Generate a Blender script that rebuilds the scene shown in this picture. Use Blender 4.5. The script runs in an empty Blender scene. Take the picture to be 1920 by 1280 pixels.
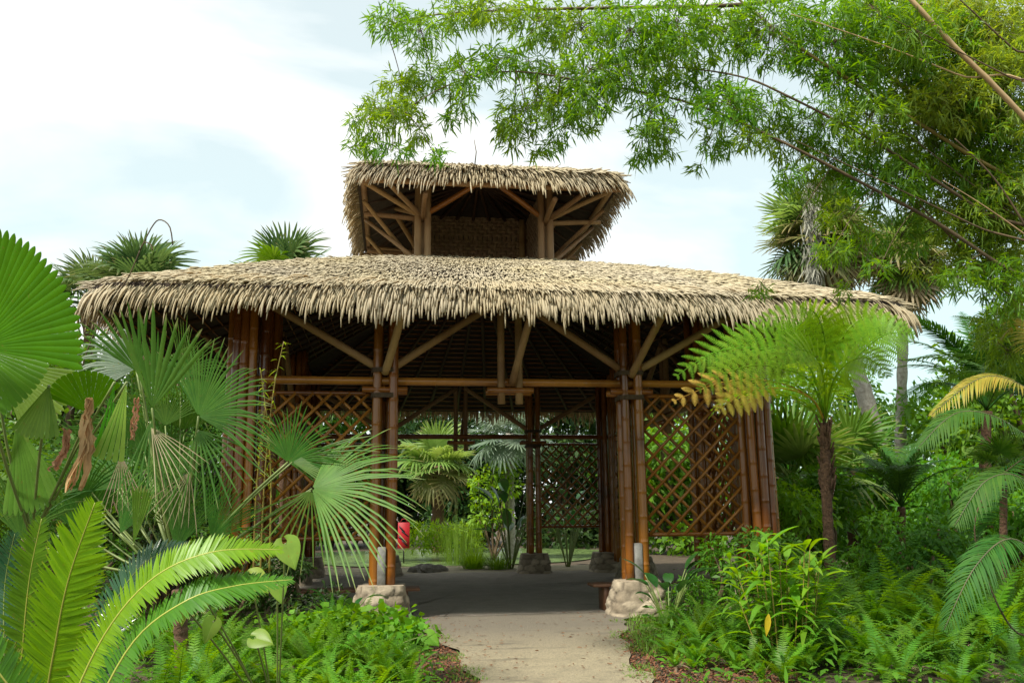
import bpy, math, random
import numpy as np
from mathutils import Matrix, Vector
R_ = math.radians
rng = np.random.default_rng(11); random.seed(11)
scene = bpy.context.scene; COL = scene.collection

# ------------------------------------------------------------------ camera
F = 1616.4
CAMP = np.array([-1.8027, -13.2779, 1.5]); pitch, yaw, roll = 0.1982, 0.1386, -0.0104
fw = np.array([math.sin(yaw)*math.cos(pitch), math.cos(yaw)*math.cos(pitch), math.sin(pitch)])
r0 = np.array([math.cos(yaw), -math.sin(yaw), 0.0]); u0 = np.cross(r0, fw)
RT = math.cos(roll)*r0+math.sin(roll)*u0; UP = -math.sin(roll)*r0+math.cos(roll)*u0
cam = bpy.data.cameras.new('camera'); co = bpy.data.objects.new('camera', cam); COL.objects.link(co)
M4 = Matrix.Identity(4)
for i in range(3):
    M4[i][0] = RT[i]; M4[i][1] = UP[i]; M4[i][2] = -fw[i]; M4[i][3] = CAMP[i]
co.matrix_world = M4
cam.lens = F/1920*36; cam.sensor_width = 36; cam.clip_start = .05; cam.clip_end = 2000
scene.camera = co
def pix(x, y, d): return CAMP+fw*d+RT*((x-960)/F*d)+UP*((640-y)/F*d)
def gat(x, d, z=0.0):
    """the ground point in the photo's column x at a distance d"""
    lo = pix(x, 960, d); k = (z-lo[2])/UP[2]; p = lo+UP*k; return np.array([p[0], p[1], z])

# ------------------------------------------------------------------ light
SUN_EL, SUN_AZ = R_(53), math.atan2(-.76, -.65)      # direction towards the sun: behind the camera's shoulder, high
sdir = np.array([math.cos(SUN_EL)*math.sin(SUN_AZ), math.cos(SUN_EL)*math.cos(SUN_AZ), math.sin(SUN_EL)])
sl = bpy.data.lights.new('sun', 'SUN'); sl.energy = 5.0; sl.angle = R_(6.0); sl.color = (1, .95, .85)
so = bpy.data.objects.new('sun', sl); COL.objects.link(so)
so.rotation_euler = Vector(-sdir).to_track_quat('-Z', 'Y').to_euler()
w = bpy.data.worlds.new('World'); scene.world = w; w.use_nodes = True
nt = w.node_tree; N = nt.nodes; L = nt.links; N.clear()
out = N.new('ShaderNodeOutputWorld'); bg = N.new('ShaderNodeBackground'); bg.inputs[1].default_value = .105
sky = N.new('ShaderNodeTexSky'); sky.sky_type = 'NISHITA'; sky.sun_disc = False
sky.sun_elevation = SUN_EL; sky.sun_rotation = SUN_AZ; sky.air_density = 1.0; sky.dust_density = 2.0
tc = N.new('ShaderNodeTexCoord'); mp = N.new('ShaderNodeMapping'); mp.inputs['Scale'].default_value = (1.2, 1.2, 3.2)
mp.inputs['Location'].default_value = (.35, .1, .42)
no = N.new('ShaderNodeTexNoise'); no.inputs['Scale'].default_value = 1.6; no.inputs['Detail'].default_value = 7; no.inputs['Roughness'].default_value = .5
no.inputs['Distortion'].default_value = .4
cr = N.new('ShaderNodeValToRGB'); cr.color_ramp.elements[0].position = .43; cr.color_ramp.elements[1].position = .55
cr.color_ramp.elements[0].color = (.62, .62, .62, 1)
mx = N.new('ShaderNodeMix'); mx.data_type = 'RGBA'
L.new(tc.outputs['Generated'], mp.inputs[0]); L.new(mp.outputs[0], no.inputs['Vector']); L.new(no.outputs[0], cr.inputs[0])
L.new(cr.outputs[0], mx.inputs[0]); tn = N.new('ShaderNodeMix'); tn.data_type = 'RGBA'; tn.blend_type = 'MULTIPLY'; tn.inputs[0].default_value = 1; tn.inputs[7].default_value = (.74, 1.62, 1.24, 1); L.new(sky.outputs[0], tn.inputs[6]); L.new(tn.outputs[2], mx.inputs[6]); mx.inputs[7].default_value = (7.9, 8.1, 8.0, 1)
L.new(mx.outputs[2], bg.inputs[0]); L.new(bg.outputs[0], out.inputs[0])
vs = scene.view_settings; vs.view_transform = 'Standard'; vs.look = 'None'; vs.exposure = 0.5; vs.gamma = 1
scene.cycles.max_bounces = 7; scene.cycles.diffuse_bounces = 4; scene.cycles.glossy_bounces = 3
scene.cycles.transmission_bounces = 4; scene.cycles.transparent_max_bounces = 4
scene.cycles.use_denoising = True

# ------------------------------------------------------------------ mesh helpers
def nrm(a): return a/np.maximum(np.linalg.norm(a, axis=-1, keepdims=True), 1e-9)
Z = np.array([0, 0, 1.0])
class MB:
    """collects vertices and faces, links them as one mesh object"""
    def __init__(s): s.v = []; s.q = []; s.t = []; s.r = []; s.l = []; s.n = 0
    def add(s, v, q=None, t=None, rnd=0.5, ln=0.0):
        v = np.asarray(v, float).reshape(-1, 3); k = len(v)
        s.v.append(v)
        s.r.append(np.broadcast_to(np.asarray(rnd, float), (k,)) if np.ndim(rnd) < 2 else rnd.reshape(-1))
        s.l.append(np.broadcast_to(np.asarray(ln, float), (k,)) if np.ndim(ln) < 2 else ln.reshape(-1))
        if q is not None and len(q): s.q.append(np.asarray(q, int).reshape(-1, 4)+s.n)
        if t is not None and len(t): s.t.append(np.asarray(t, int).reshape(-1, 3)+s.n)
        s.n += k; return s
    def build(s, name, mat, parent=None, smooth=True, org=None):
        v = np.concatenate(s.v)
        if parent is not None:
            o0 = np.zeros(3); pp = parent
            while pp is not None: o0 = o0+np.array(pp.location); pp = pp.parent
            v = v-o0
        elif org is not None: v = v-np.asarray(org)
        q = np.concatenate(s.q) if s.q else np.zeros((0, 4), int); t = np.concatenate(s.t) if s.t else np.zeros((0, 3), int)
        me = bpy.data.meshes.new(name); me.vertices.add(len(v)); me.vertices.foreach_set('co', v.astype(np.float32).ravel())
        me.loops.add(len(q)*4+len(t)*3); me.loops.foreach_set('vertex_index', np.concatenate([q.ravel(), t.ravel()]).astype(np.int32))
        me.polygons.add(len(q)+len(t))
        me.polygons.foreach_set('loop_start', np.concatenate([np.arange(len(q))*4, len(q)*4+np.arange(len(t))*3]).astype(np.int32))
        me.polygons.foreach_set('use_smooth', np.full(len(q)+len(t), smooth))
        for nm, arr in (('rnd', s.r), ('len', s.l)):
            a = me.attributes.new(nm, 'FLOAT', 'POINT'); a.data.foreach_set('value', np.concatenate(arr).astype(np.float32))
        me.update(calc_edges=True)
        if mat: me.materials.append(mat)
        o = bpy.data.objects.new(name, me); COL.objects.link(o)
        if parent is not None: o.parent = parent
        elif org is not None: o.location = tuple(org)
        return o
    # --- shapes
    def tube(s, P, rad, sides=7, rnd=None, cap=True, ln0=0.0):
        P = np.asarray(P, float); n = len(P); rad = np.broadcast_to(np.asarray(rad, float), (n,))
        T = nrm(np.gradient(P, axis=0)); a = np.array([1., 0, 0]) if abs(T[0][0]) < .8 else np.array([0, 1., 0])
        Nn = []; cur = nrm(np.cross(T[0], a))
        for i in range(n):
            cur = nrm(cur-T[i]*np.dot(cur, T[i])); Nn.append(cur)
        Nn = np.array(Nn); B = np.cross(T, Nn); an = np.arange(sides)/sides*2*math.pi
        ring = P[:, None]+rad[:, None, None]*(np.cos(an)[None, :, None]*Nn[:, None]+np.sin(an)[None, :, None]*B[:, None])
        i, j = np.meshgrid(np.arange(n-1), np.arange(sides), indexing='ij'); j2 = (j+1) % sides
        q = np.stack([i*sides+j, i*sides+j2, (i+1)*sides+j2, (i+1)*sides+j], -1)
        ls = ln0+np.concatenate([[0], np.cumsum(np.linalg.norm(np.diff(P, axis=0), axis=1))])
        rv = random.random() if rnd is None else rnd
        v = ring.reshape(-1, 3); t = None; ll = np.repeat(ls, sides)
        if cap:
            v = np.concatenate([v, P[:1], P[-1:]]); k = n*sides; ar = np.arange(sides)
            t = np.concatenate([np.stack([np.full(sides, k), (ar+1) % sides, ar], -1), np.stack([np.full(sides, k+1), (n-1)*sides+ar, (n-1)*sides+(ar+1) % sides], -1)])
            ll = np.concatenate([ll, [ls[0], ls[-1]]])
        return s.add(v, q, t, rv, ll)
    def pole(s, p0, p1, r, bow=0.0, inter=.38, sides=10):
        """a bamboo pole with swollen nodes"""
        p0 = np.asarray(p0, float); p1 = np.asarray(p1, float); ln = np.linalg.norm(p1-p0); off = random.uniform(.08, inter)
        sv = [0.0]; rv = [1.0]; x = off
        while x < ln-.06:
            sv += [x-.05, x-.022, x-.008, x, x+.014, x+.04]; rv += [1, 1.0, 1.05, 1.06, 1.0, 1.0]; x += inter*random.uniform(.85, 1.15)
        sv.append(ln); rv.append(1.0); sv = np.array(sv); f = sv/ln
        side = nrm(np.cross(p1-p0, [random.uniform(-1, 1), random.uniform(-1, 1), .3]))
        P = p0+(p1-p0)*f[:, None]+side*(bow*4*f*(1-f))[:, None]
        return s.tube(P, r*np.array(rv)*(1-.08*f), sides)
    def box(s, c, d, rot=0.0, bev=.0, rnd=None):
        d = np.asarray(d, float)/2; b = bev
        if b <= 0:
            v = np.array([[x, y, z] for x in (-1, 1) for y in (-1, 1) for z in (-1, 1)])*d
            q = [[0, 1, 3, 2], [4, 6, 7, 5], [0, 4, 5, 1], [2, 3, 7, 6], [0, 2, 6, 4], [1, 5, 7, 3]]
        else:
            ring = lambda dx, dy, z: [[-dx, -dy+b, z], [-dx+b, -dy, z], [dx-b, -dy, z], [dx, -dy+b, z], [dx, dy-b, z], [dx-b, dy, z], [-dx+b, dy, z], [-dx, dy-b, z]]
            v = np.array(ring(d[0]-b, d[1]-b, -d[2])+ring(d[0], d[1], -d[2]+b)+ring(d[0], d[1], d[2]-b)+ring(d[0]-b, d[1]-b, d[2]))
            q = [[k*8+j, k*8+(j+1) % 8, k*8+8+(j+1) % 8, k*8+8+j] for k in range(3) for j in range(8)]
            for o in (0, 24): q += [[o, o+1, o+2, o+3], [o, o+3, o+4, o+7], [o+4, o+5, o+6, o+7]]
        cs, sn = math.cos(rot), math.sin(rot); v = v@np.array([[cs, sn, 0], [-sn, cs, 0], [0, 0, 1]])
        return s.add(v+np.asarray(c), q, None, random.random() if rnd is None else rnd)
    def blades(s, base, dr, nm, Ln, W, droop=0.0, nseg=3, prof=None, fold=0.0, rnd=None, curl=0.0):
        """many leaf blades at once: base, direction, upper normal, length, width"""
        base = np.asarray(base, float).reshape(-1, 3); k = len(base)
        dr = nrm(np.broadcast_to(dr, (k, 3))); nm = np.broadcast_to(nm, (k, 3))
        Ln = np.broadcast_to(np.asarray(Ln, float), (k,)); W = np.broadcast_to(np.asarray(W, float), (k,)); dp = np.broadcast_to(np.asarray(droop, float), (k,))
        sv = np.linspace(0, 1, nseg+1)
        if prof is None: prof = np.clip(np.sin(np.pi*np.clip(sv, 0, 1)**.75)**.8, .12, 1); 
        prof = np.asarray(prof, float).copy()
        c = base[:, None]+dr[:, None]*(sv[None, :, None]*Ln[:, None, None])-Z*(dp*Ln)[:, None, None]*(sv**2)[None, :, None]
        tg = nrm(dr[:, None]-2*dp[:, None, None]*sv[None, :, None]*Z)
        sd = nrm(np.cross(tg, np.broadcast_to(nm[:, None], tg.shape))); n2 = np.cross(sd, tg)
        hw = (W[:, None]/2*prof[None])[..., None]
        rv = rng.random(k) if rnd is None else np.broadcast_to(rnd, (k,))
        if fold == 0:
            v = np.stack([c-sd*hw, c+sd*hw], 2); m = 2
        else:
            v = np.stack([c-sd*hw+n2*hw*fold, c, c+sd*hw+n2*hw*fold], 2); m = 3
        st = (nseg+1)*m; i = np.arange(k)[:, None, None]*st; j = np.arange(nseg)[None, :, None]*m; e = np.arange(m-1)[None, None, :]
        a = i+j+e; q = np.stack([a, a+1, a+m+1, a+m], -1)
        lv = np.broadcast_to(sv[None, :, None], (k, nseg+1, m))
        return s.add(v, q, None, np.repeat(rv, st), lv.reshape(-1))

def arc(p0, az, e0, e1, Lg, n=14, bend=0.0, pw=1.0):
    """a curve that starts at elevation e0 and ends at e1 (degrees)"""
    f = np.linspace(0, 1, n); el = np.radians(e0+(e1-e0)*f**pw); a = az+bend*f
    d = np.stack([np.cos(el)*np.sin(a), np.cos(el)*np.cos(a), np.sin(el)], -1); st = Lg/(n-1)
    return np.asarray(p0)+np.concatenate([[[0, 0, 0]], np.cumsum((d[:-1]+d[1:])/2*st, axis=0)])
def smooth_path(P, n=20):
    """a smooth curve through a few points"""
    P = np.asarray(P, float); k = len(P); x = np.linspace(0, k-1, n); o = []
    for v in x:
        i = min(int(v), k-2); t = v-i; p = [P[max(i-1, 0)], P[i], P[i+1], P[min(i+2, k-1)]]
        o.append(.5*((2*p[1])+(-p[0]+p[2])*t+(2*p[0]-5*p[1]+4*p[2]-p[3])*t*t+(-p[0]+3*p[1]-3*p[2]+p[3])*t**3))
    return np.array(o)
def at_s(P, f):
    x = np.asarray(f)*(len(P)-1); i = np.clip(x.astype(int), 0, len(P)-2); t = (x-i)[:, None]
    return P[i]*(1-t)+P[i+1]*t
def pinnate(mb, P, n, ll, lw, up=Z, ang=60, vee=.25, droop=.1, s0=.12, prof=None, rach=.006, shape='std', nseg=3, fold=.0, stem=None):
    """a feather frond along the curve P: n pairs of leaflets, leaflet length ll, width lw"""
    f = np.linspace(s0, .995, n); B = at_s(P, f); T = nrm(at_s(nrm(np.gradient(P, axis=0)), f))
    up = np.broadcast_to(up, T.shape); S = nrm(np.cross(T, up)); U = np.cross(S, T); g = (f-s0)/(1-s0)
    if shape == 'std': pf = np.sin(np.pi*np.clip(g*.88+.12, 0, 1))**.6
    elif shape == 'cycad': pf = np.clip(np.minimum(.25+g*2.6, 1)*np.minimum(1, (1.06-g)*3.4), .1, 1)
    else: pf = np.clip((1-g)**.75, .07, 1)*np.minimum(1, .6+g*3)
    A = np.radians(ang)*(1-.35*g)
    for sg in (-1, 1):
        j = rng.normal(0, .05, (n, 3))
        d = S*sg*np.sin(A)[:, None]+T*np.cos(A)[:, None]+U*vee+j
        mb.blades(B, d, U+j, ll*pf*rng.uniform(.93, 1.07, n), lw*np.clip(pf*1.2, .4, 1), droop, nseg, prof, fold)
    (stem or mb).tube(P, np.linspace(rach, rach*.25, len(P)), 5, .5)
    return mb
def fan(mb, hub, ax, nm, Rr, nseg=34, span=250, split=.5, droop=.15, pleat=.35, w_end=0.0, cup=.1, jit=.06, side_len=.75, tw=1.0, tipdroop=0.0):
    """a pleated fan leaf: nseg segments fused up to split, then free and tapering"""
    ax = nrm(np.asarray(ax, float)); nm = np.asarray(nm, float); nm = nrm(nm-ax*np.dot(nm, ax)); sd = np.cross(ax, nm)
    th = np.radians(np.linspace(-span/2, span/2, nseg)); dth = math.radians(span)/nseg
    sv = np.array([.02, split*.6, split, split+(1-split)*.3, split+(1-split)*.62, split+(1-split)*.85, 1.0])
    wv = np.array([1, 1, 1, .72, .45, .25, .04]); 
    if w_end > 0: wv = np.array([1, 1, 1, 1-(1-w_end)*.15, 1-(1-w_end)*.4, 1-(1-w_end)*.7, w_end])
    for k in range(nseg):
        t0 = th[k]+rng.normal(0, jit)*dth; LL = Rr*(side_len+(1-side_len)*math.cos(t0*.5)**1.5)*rng.uniform(1-jit*1.5, 1+jit); dj = droop*(1+rng.uniform(-.5, .5)*min(1, jit*20))
        tj = tipdroop*rng.uniform(.3, 1.9)
        c = (ax*math.cos(t0)+sd*math.sin(t0)); pr_ = -ax*math.sin(t0)+sd*math.cos(t0)
        hw = sv*LL*math.tan(dth/2)*1.05*wv*np.where(sv > split, tw, 1)
        free = np.clip((sv-split)/(1-split), 0, 1)
        ctr = hub+c*(sv*LL)[:, None]+nm*(cup*LL*sv*sv)[:, None]-Z*(dj*LL*np.clip(sv-.3, 0, 1)**2+tj*LL*free**2)[:, None]
        ridge = pleat*hw
        v = np.stack([ctr-pr_*hw[:, None]-nm*ridge[:, None]*.5, ctr+nm*ridge[:, None]*.5, ctr+pr_*hw[:, None]-nm*ridge[:, None]*.5], 1)
        a = np.arange(6)[:, None]*3+np.arange(2)[None]
        mb.add(v, np.stack([a, a+1, a+4, a+3], -1), None, rng.random(), np.repeat(sv, 3))
    return mb
def crown_leaves(mb, blobs, n, size, wr=.45, droop=.25, out=.6, nseg=2):
    """leaf blades spread through a set of blobs (centre, radii)"""
    vol = np.array([b[3]*b[4]*b[5] for b in blobs])**.67; cnt = np.maximum(1, (n*vol/vol.sum()).astype(int))
    for b, k in zip(blobs, cnt):
        d = nrm(rng.normal(size=(k, 3))); rr = rng.random(k)**.45
        p = np.array(b[:3])+d*rr[:, None]*np.array(b[3:6])
        dr = nrm(d*out+rng.normal(0, .6, (k, 3))); nmv = nrm(Z*.9+rng.normal(0, .55, (k, 3)))
        Ls = size*rng.uniform(.6, 1.25, k)
        mb.blades(p, dr, nmv, Ls, Ls*wr, droop, nseg, [.12, 1, .05] if nseg == 2 else None)
    return mb

def thing(name, label, cat, loc=(0, 0, 0), group=None):
    o = bpy.data.objects.new(name, None); COL.objects.link(o); o.location = tuple(float(x) for x in loc); o.empty_display_size = .2
    o['label'] = label; o['category'] = cat
    if group: o['group'] = group
    return o
def structure(o, kind='structure'): o['kind'] = kind; return o
KIDS = {}
def copy_tree(o, loc=None, rz=None, sc=None, label=None, group=None, parent=None):
    c = o.copy(); COL.objects.link(c)
    if parent is not None: c.parent = parent
    if loc is not None: c.location = tuple(float(x) for x in loc)
    if rz is not None: c.rotation_euler = (0, 0, rz)
    if sc is not None: c.scale = (sc, sc, sc) if np.isscalar(sc) else sc
    if label: c['label'] = label
    if group: c['group'] = group
    for ch in list(o.children): copy_tree(ch, parent=c)
    return c
def put(me, name, parent, pos, ax, nm, sc=1.0):
    """an object with shared mesh: local y along ax, local z towards nm"""
    ax = nrm(np.asarray(ax, float)); nm = np.asarray(nm, float); nm = nrm(nm-ax*np.dot(nm, ax)); sd = np.cross(ax, nm)
    o = bpy.data.objects.new(name, me); COL.objects.link(o); o.parent = parent
    m = Matrix.Identity(4); pos = np.asarray(pos, float)
    for i in range(3):
        m[i][0] = sd[i]*sc; m[i][1] = ax[i]*sc; m[i][2] = nm[i]*sc; m[i][3] = pos[i]
    o.matrix_basis = m; return o

# ------------------------------------------------------------------ materials
def mat_base(name):
    m = bpy.data.materials.new(name); m.use_nodes = True; t = m.node_tree; t.nodes.clear()
    o = t.nodes.new('ShaderNodeOutputMaterial'); p = t.nodes.new('ShaderNodeBsdfPrincipled'); t.links.new(p.outputs[0], o.inputs[0])
    return m, t, p, o
def attr(t, n): a = t.nodes.new('ShaderNodeAttribute'); a.attribute_name = n; return a.outputs['Fac']
def mixc(t, f, a, b):
    m = t.nodes.new('ShaderNodeMix'); m.data_type = 'RGBA'
    for i, x in ((0, f), (6, a), (7, b)):
        if hasattr(x, 'is_output'): t.links.new(x, m.inputs[i])
        elif i: m.inputs[i].default_value = (*x, 1)
        else: m.inputs[0].default_value = x
    return m.outputs[2]
def math_(t, op, a, b=None, c=None):
    m = t.nodes.new('ShaderNodeMath'); m.operation = op
    for i, x in enumerate((a, b, c)):
        if x is None: continue
        if hasattr(x, 'is_output'): t.links.new(x, m.inputs[i])
        else: m.inputs[i].default_value = x
    return m.outputs[0]
def noise(t, sc, det=4, ro=.55, vec='Object', stretch=None):
    n = t.nodes.new('ShaderNodeTexNoise'); n.inputs['Scale'].default_value = sc; n.inputs['Detail'].default_value = det; n.inputs['Roughness'].default_value = ro
    c = t.nodes.new('ShaderNodeTexCoord'); src = c.outputs[vec]
    if stretch:
        mpn = t.nodes.new('ShaderNodeMapping'); mpn.inputs['Scale'].default_value = stretch; t.links.new(src, mpn.inputs[0]); src = mpn.outputs[0]
    t.links.new(src, n.inputs['Vector']); return n.outputs['Fac']
def ramp(t, x, stops):
    r = t.nodes.new('ShaderNodeValToRGB'); e = r.color_ramp.elements
    while len(e) < len(stops): e.new(.5)
    for el, (p, c) in zip(e, stops): el.position = p; el.color = (*c, 1)
    t.links.new(x, r.inputs[0]); return r.outputs[0]
def leaf_mat(name, c1, c2, trans=.35, rough=.42, tip=None, tip_at=.8, spec=.3, tcol=None, blotch=.35, rib=None):
    m, t, p, o = mat_base(name)
    c = mixc(t, attr(t, 'rnd'), c1, c2)
    nz = noise(t, 9, 3); nz2 = math_(t, 'MULTIPLY_ADD', nz, blotch*2, 1-blotch)
    hs = t.nodes.new('ShaderNodeHueSaturation'); t.links.new(c, hs.inputs['Color']); t.links.new(nz2, hs.inputs['Value'])
    oi = t.nodes.new('ShaderNodeObjectInfo'); t.links.new(math_(t, 'MULTIPLY_ADD', oi.outputs['Random'], .035, .485), hs.inputs['Hue'])
    c = hs.outputs[0]; sp = noise(t, 34, 3, .6); mr0 = t.nodes.new('ShaderNodeMapRange'); mr0.inputs[1].default_value = .66; mr0.inputs[2].default_value = .72; t.links.new(sp, mr0.inputs[0])
    c = mixc(t, math_(t, 'MULTIPLY', mr0.outputs[0], .55), c, (c1[0]*.9+.09, c1[1]*.45+.04, .025))
    if tip:
        f = math_(t, 'MULTIPLY_ADD', attr(t, 'len'), 1, math_(t, 'MULTIPLY_ADD', nz, .4, -.2))
        mr = t.nodes.new('ShaderNodeMapRange'); mr.inputs[1].default_value = tip_at; mr.inputs[2].default_value = 1.05; t.links.new(f, mr.inputs[0])
        c = mixc(t, mr.outputs[0], c, tip)
    t.links.new(c, p.inputs['Base Color']); p.inputs['Roughness'].default_value = rough; p.inputs['Specular IOR Level'].default_value = spec
    tr = t.nodes.new('ShaderNodeBsdfTranslucent')
    h2 = t.nodes.new('ShaderNodeHueSaturation'); t.links.new(c, h2.inputs['Color']); h2.inputs['Hue'].default_value = .475; h2.inputs['Saturation'].default_value = 1.1; h2.inputs['Value'].default_value = 1.75
    t.links.new(h2.outputs[0], tr.inputs[0])
    ms = t.nodes.new('ShaderNodeMixShader'); ms.inputs[0].default_value = trans
    t.links.new(p.outputs[0], ms.inputs[1]); t.links.new(tr.outputs[0], ms.inputs[2]); t.links.new(ms.outputs[0], o.inputs[0])
    return m
def bamboo_mat(name, c1, c2, cn, rough=.3, coat=.0, period=0):
    m, t, p, o = mat_base(name)
    st = noise(t, 3, 5, .6, 'Object', (6, 6, .7)); big = noise(t, 1.3, 3)
    c = mixc(t, math_(t, 'MULTIPLY_ADD', attr(t, 'rnd'), .6, math_(t, 'MULTIPLY_ADD', st, .9, -.3)), c1, c2)
    mr = t.nodes.new('ShaderNodeMapRange'); mr.inputs[1].default_value = .52; mr.inputs[2].default_value = .72; t.links.new(big, mr.inputs[0])
    c = mixc(t, math_(t, 'MULTIPLY', mr.outputs[0], .8), c, cn)
    oi = t.nodes.new('ShaderNodeObjectInfo'); hs = t.nodes.new('ShaderNodeHueSaturation'); t.links.new(c, hs.inputs['Color']); t.links.new(math_(t, 'MULTIPLY_ADD', oi.outputs['Random'], .45, .75), hs.inputs['Value']); t.links.new(math_(t, 'MULTIPLY_ADD', oi.outputs['Random'], .014, .490), hs.inputs['Hue']); c = hs.outputs[0]
    t.links.new(c, p.inputs['Base Color']); p.inputs['Roughness'].default_value = rough
    p.inputs['Specular IOR Level'].default_value = .22; p.inputs['Coat Weight'].default_value = coat; p.inputs['Coat Roughness'].default_value = .07; p.inputs['Coat IOR'].default_value = 1.4
    return m
def flat_mat(name, c1, c2, sc=8, rough=.8, bump=.0, det=6, ro=.6):
    m, t, p, o = mat_base(name); n = noise(t, sc, det, ro)
    c = ramp(t, n, [(.3, c1), (.7, c2)]); t.links.new(c, p.inputs['Base Color']); p.inputs['Roughness'].default_value = rough
    if bump:
        b = t.nodes.new('ShaderNodeBump'); b.inputs['Strength'].default_value = bump; b.inputs['Distance'].default_value = .03; t.links.new(n, b.inputs['Height']); t.links.new(b.outputs[0], p.inputs['Normal'])
    return m
def thatch_mat(name, c1, c2, c3, trans=.12, tcl=(.5, .26, .06, 1)):
    m, t, p, o = mat_base(name)
    n = noise(t, .55, 4, .6); c = mixc(t, attr(t, 'rnd'), c1, c2)
    mr = t.nodes.new('ShaderNodeMapRange'); mr.inputs[1].default_value = .4; mr.inputs[2].default_value = .68; t.links.new(n, mr.inputs[0])
    c = mixc(t, math_(t, 'MULTIPLY', mr.outputs[0], .7), c, c3)
    t.links.new(c, p.inputs['Base Color']); p.inputs['Roughness'].default_value = .75; p.inputs['Specular IOR Level'].default_value = .25
    tr = t.nodes.new('ShaderNodeBsdfTranslucent'); tr.inputs[0].default_value = tcl
    ms = t.nodes.new('ShaderNodeMixShader'); ms.inputs[0].default_value = trans
    t.links.new(p.outputs[0], ms.inputs[1]); t.links.new(tr.outputs[0], ms.inputs[2]); t.links.new(ms.outputs[0], o.inputs[0])
    return m
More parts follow.
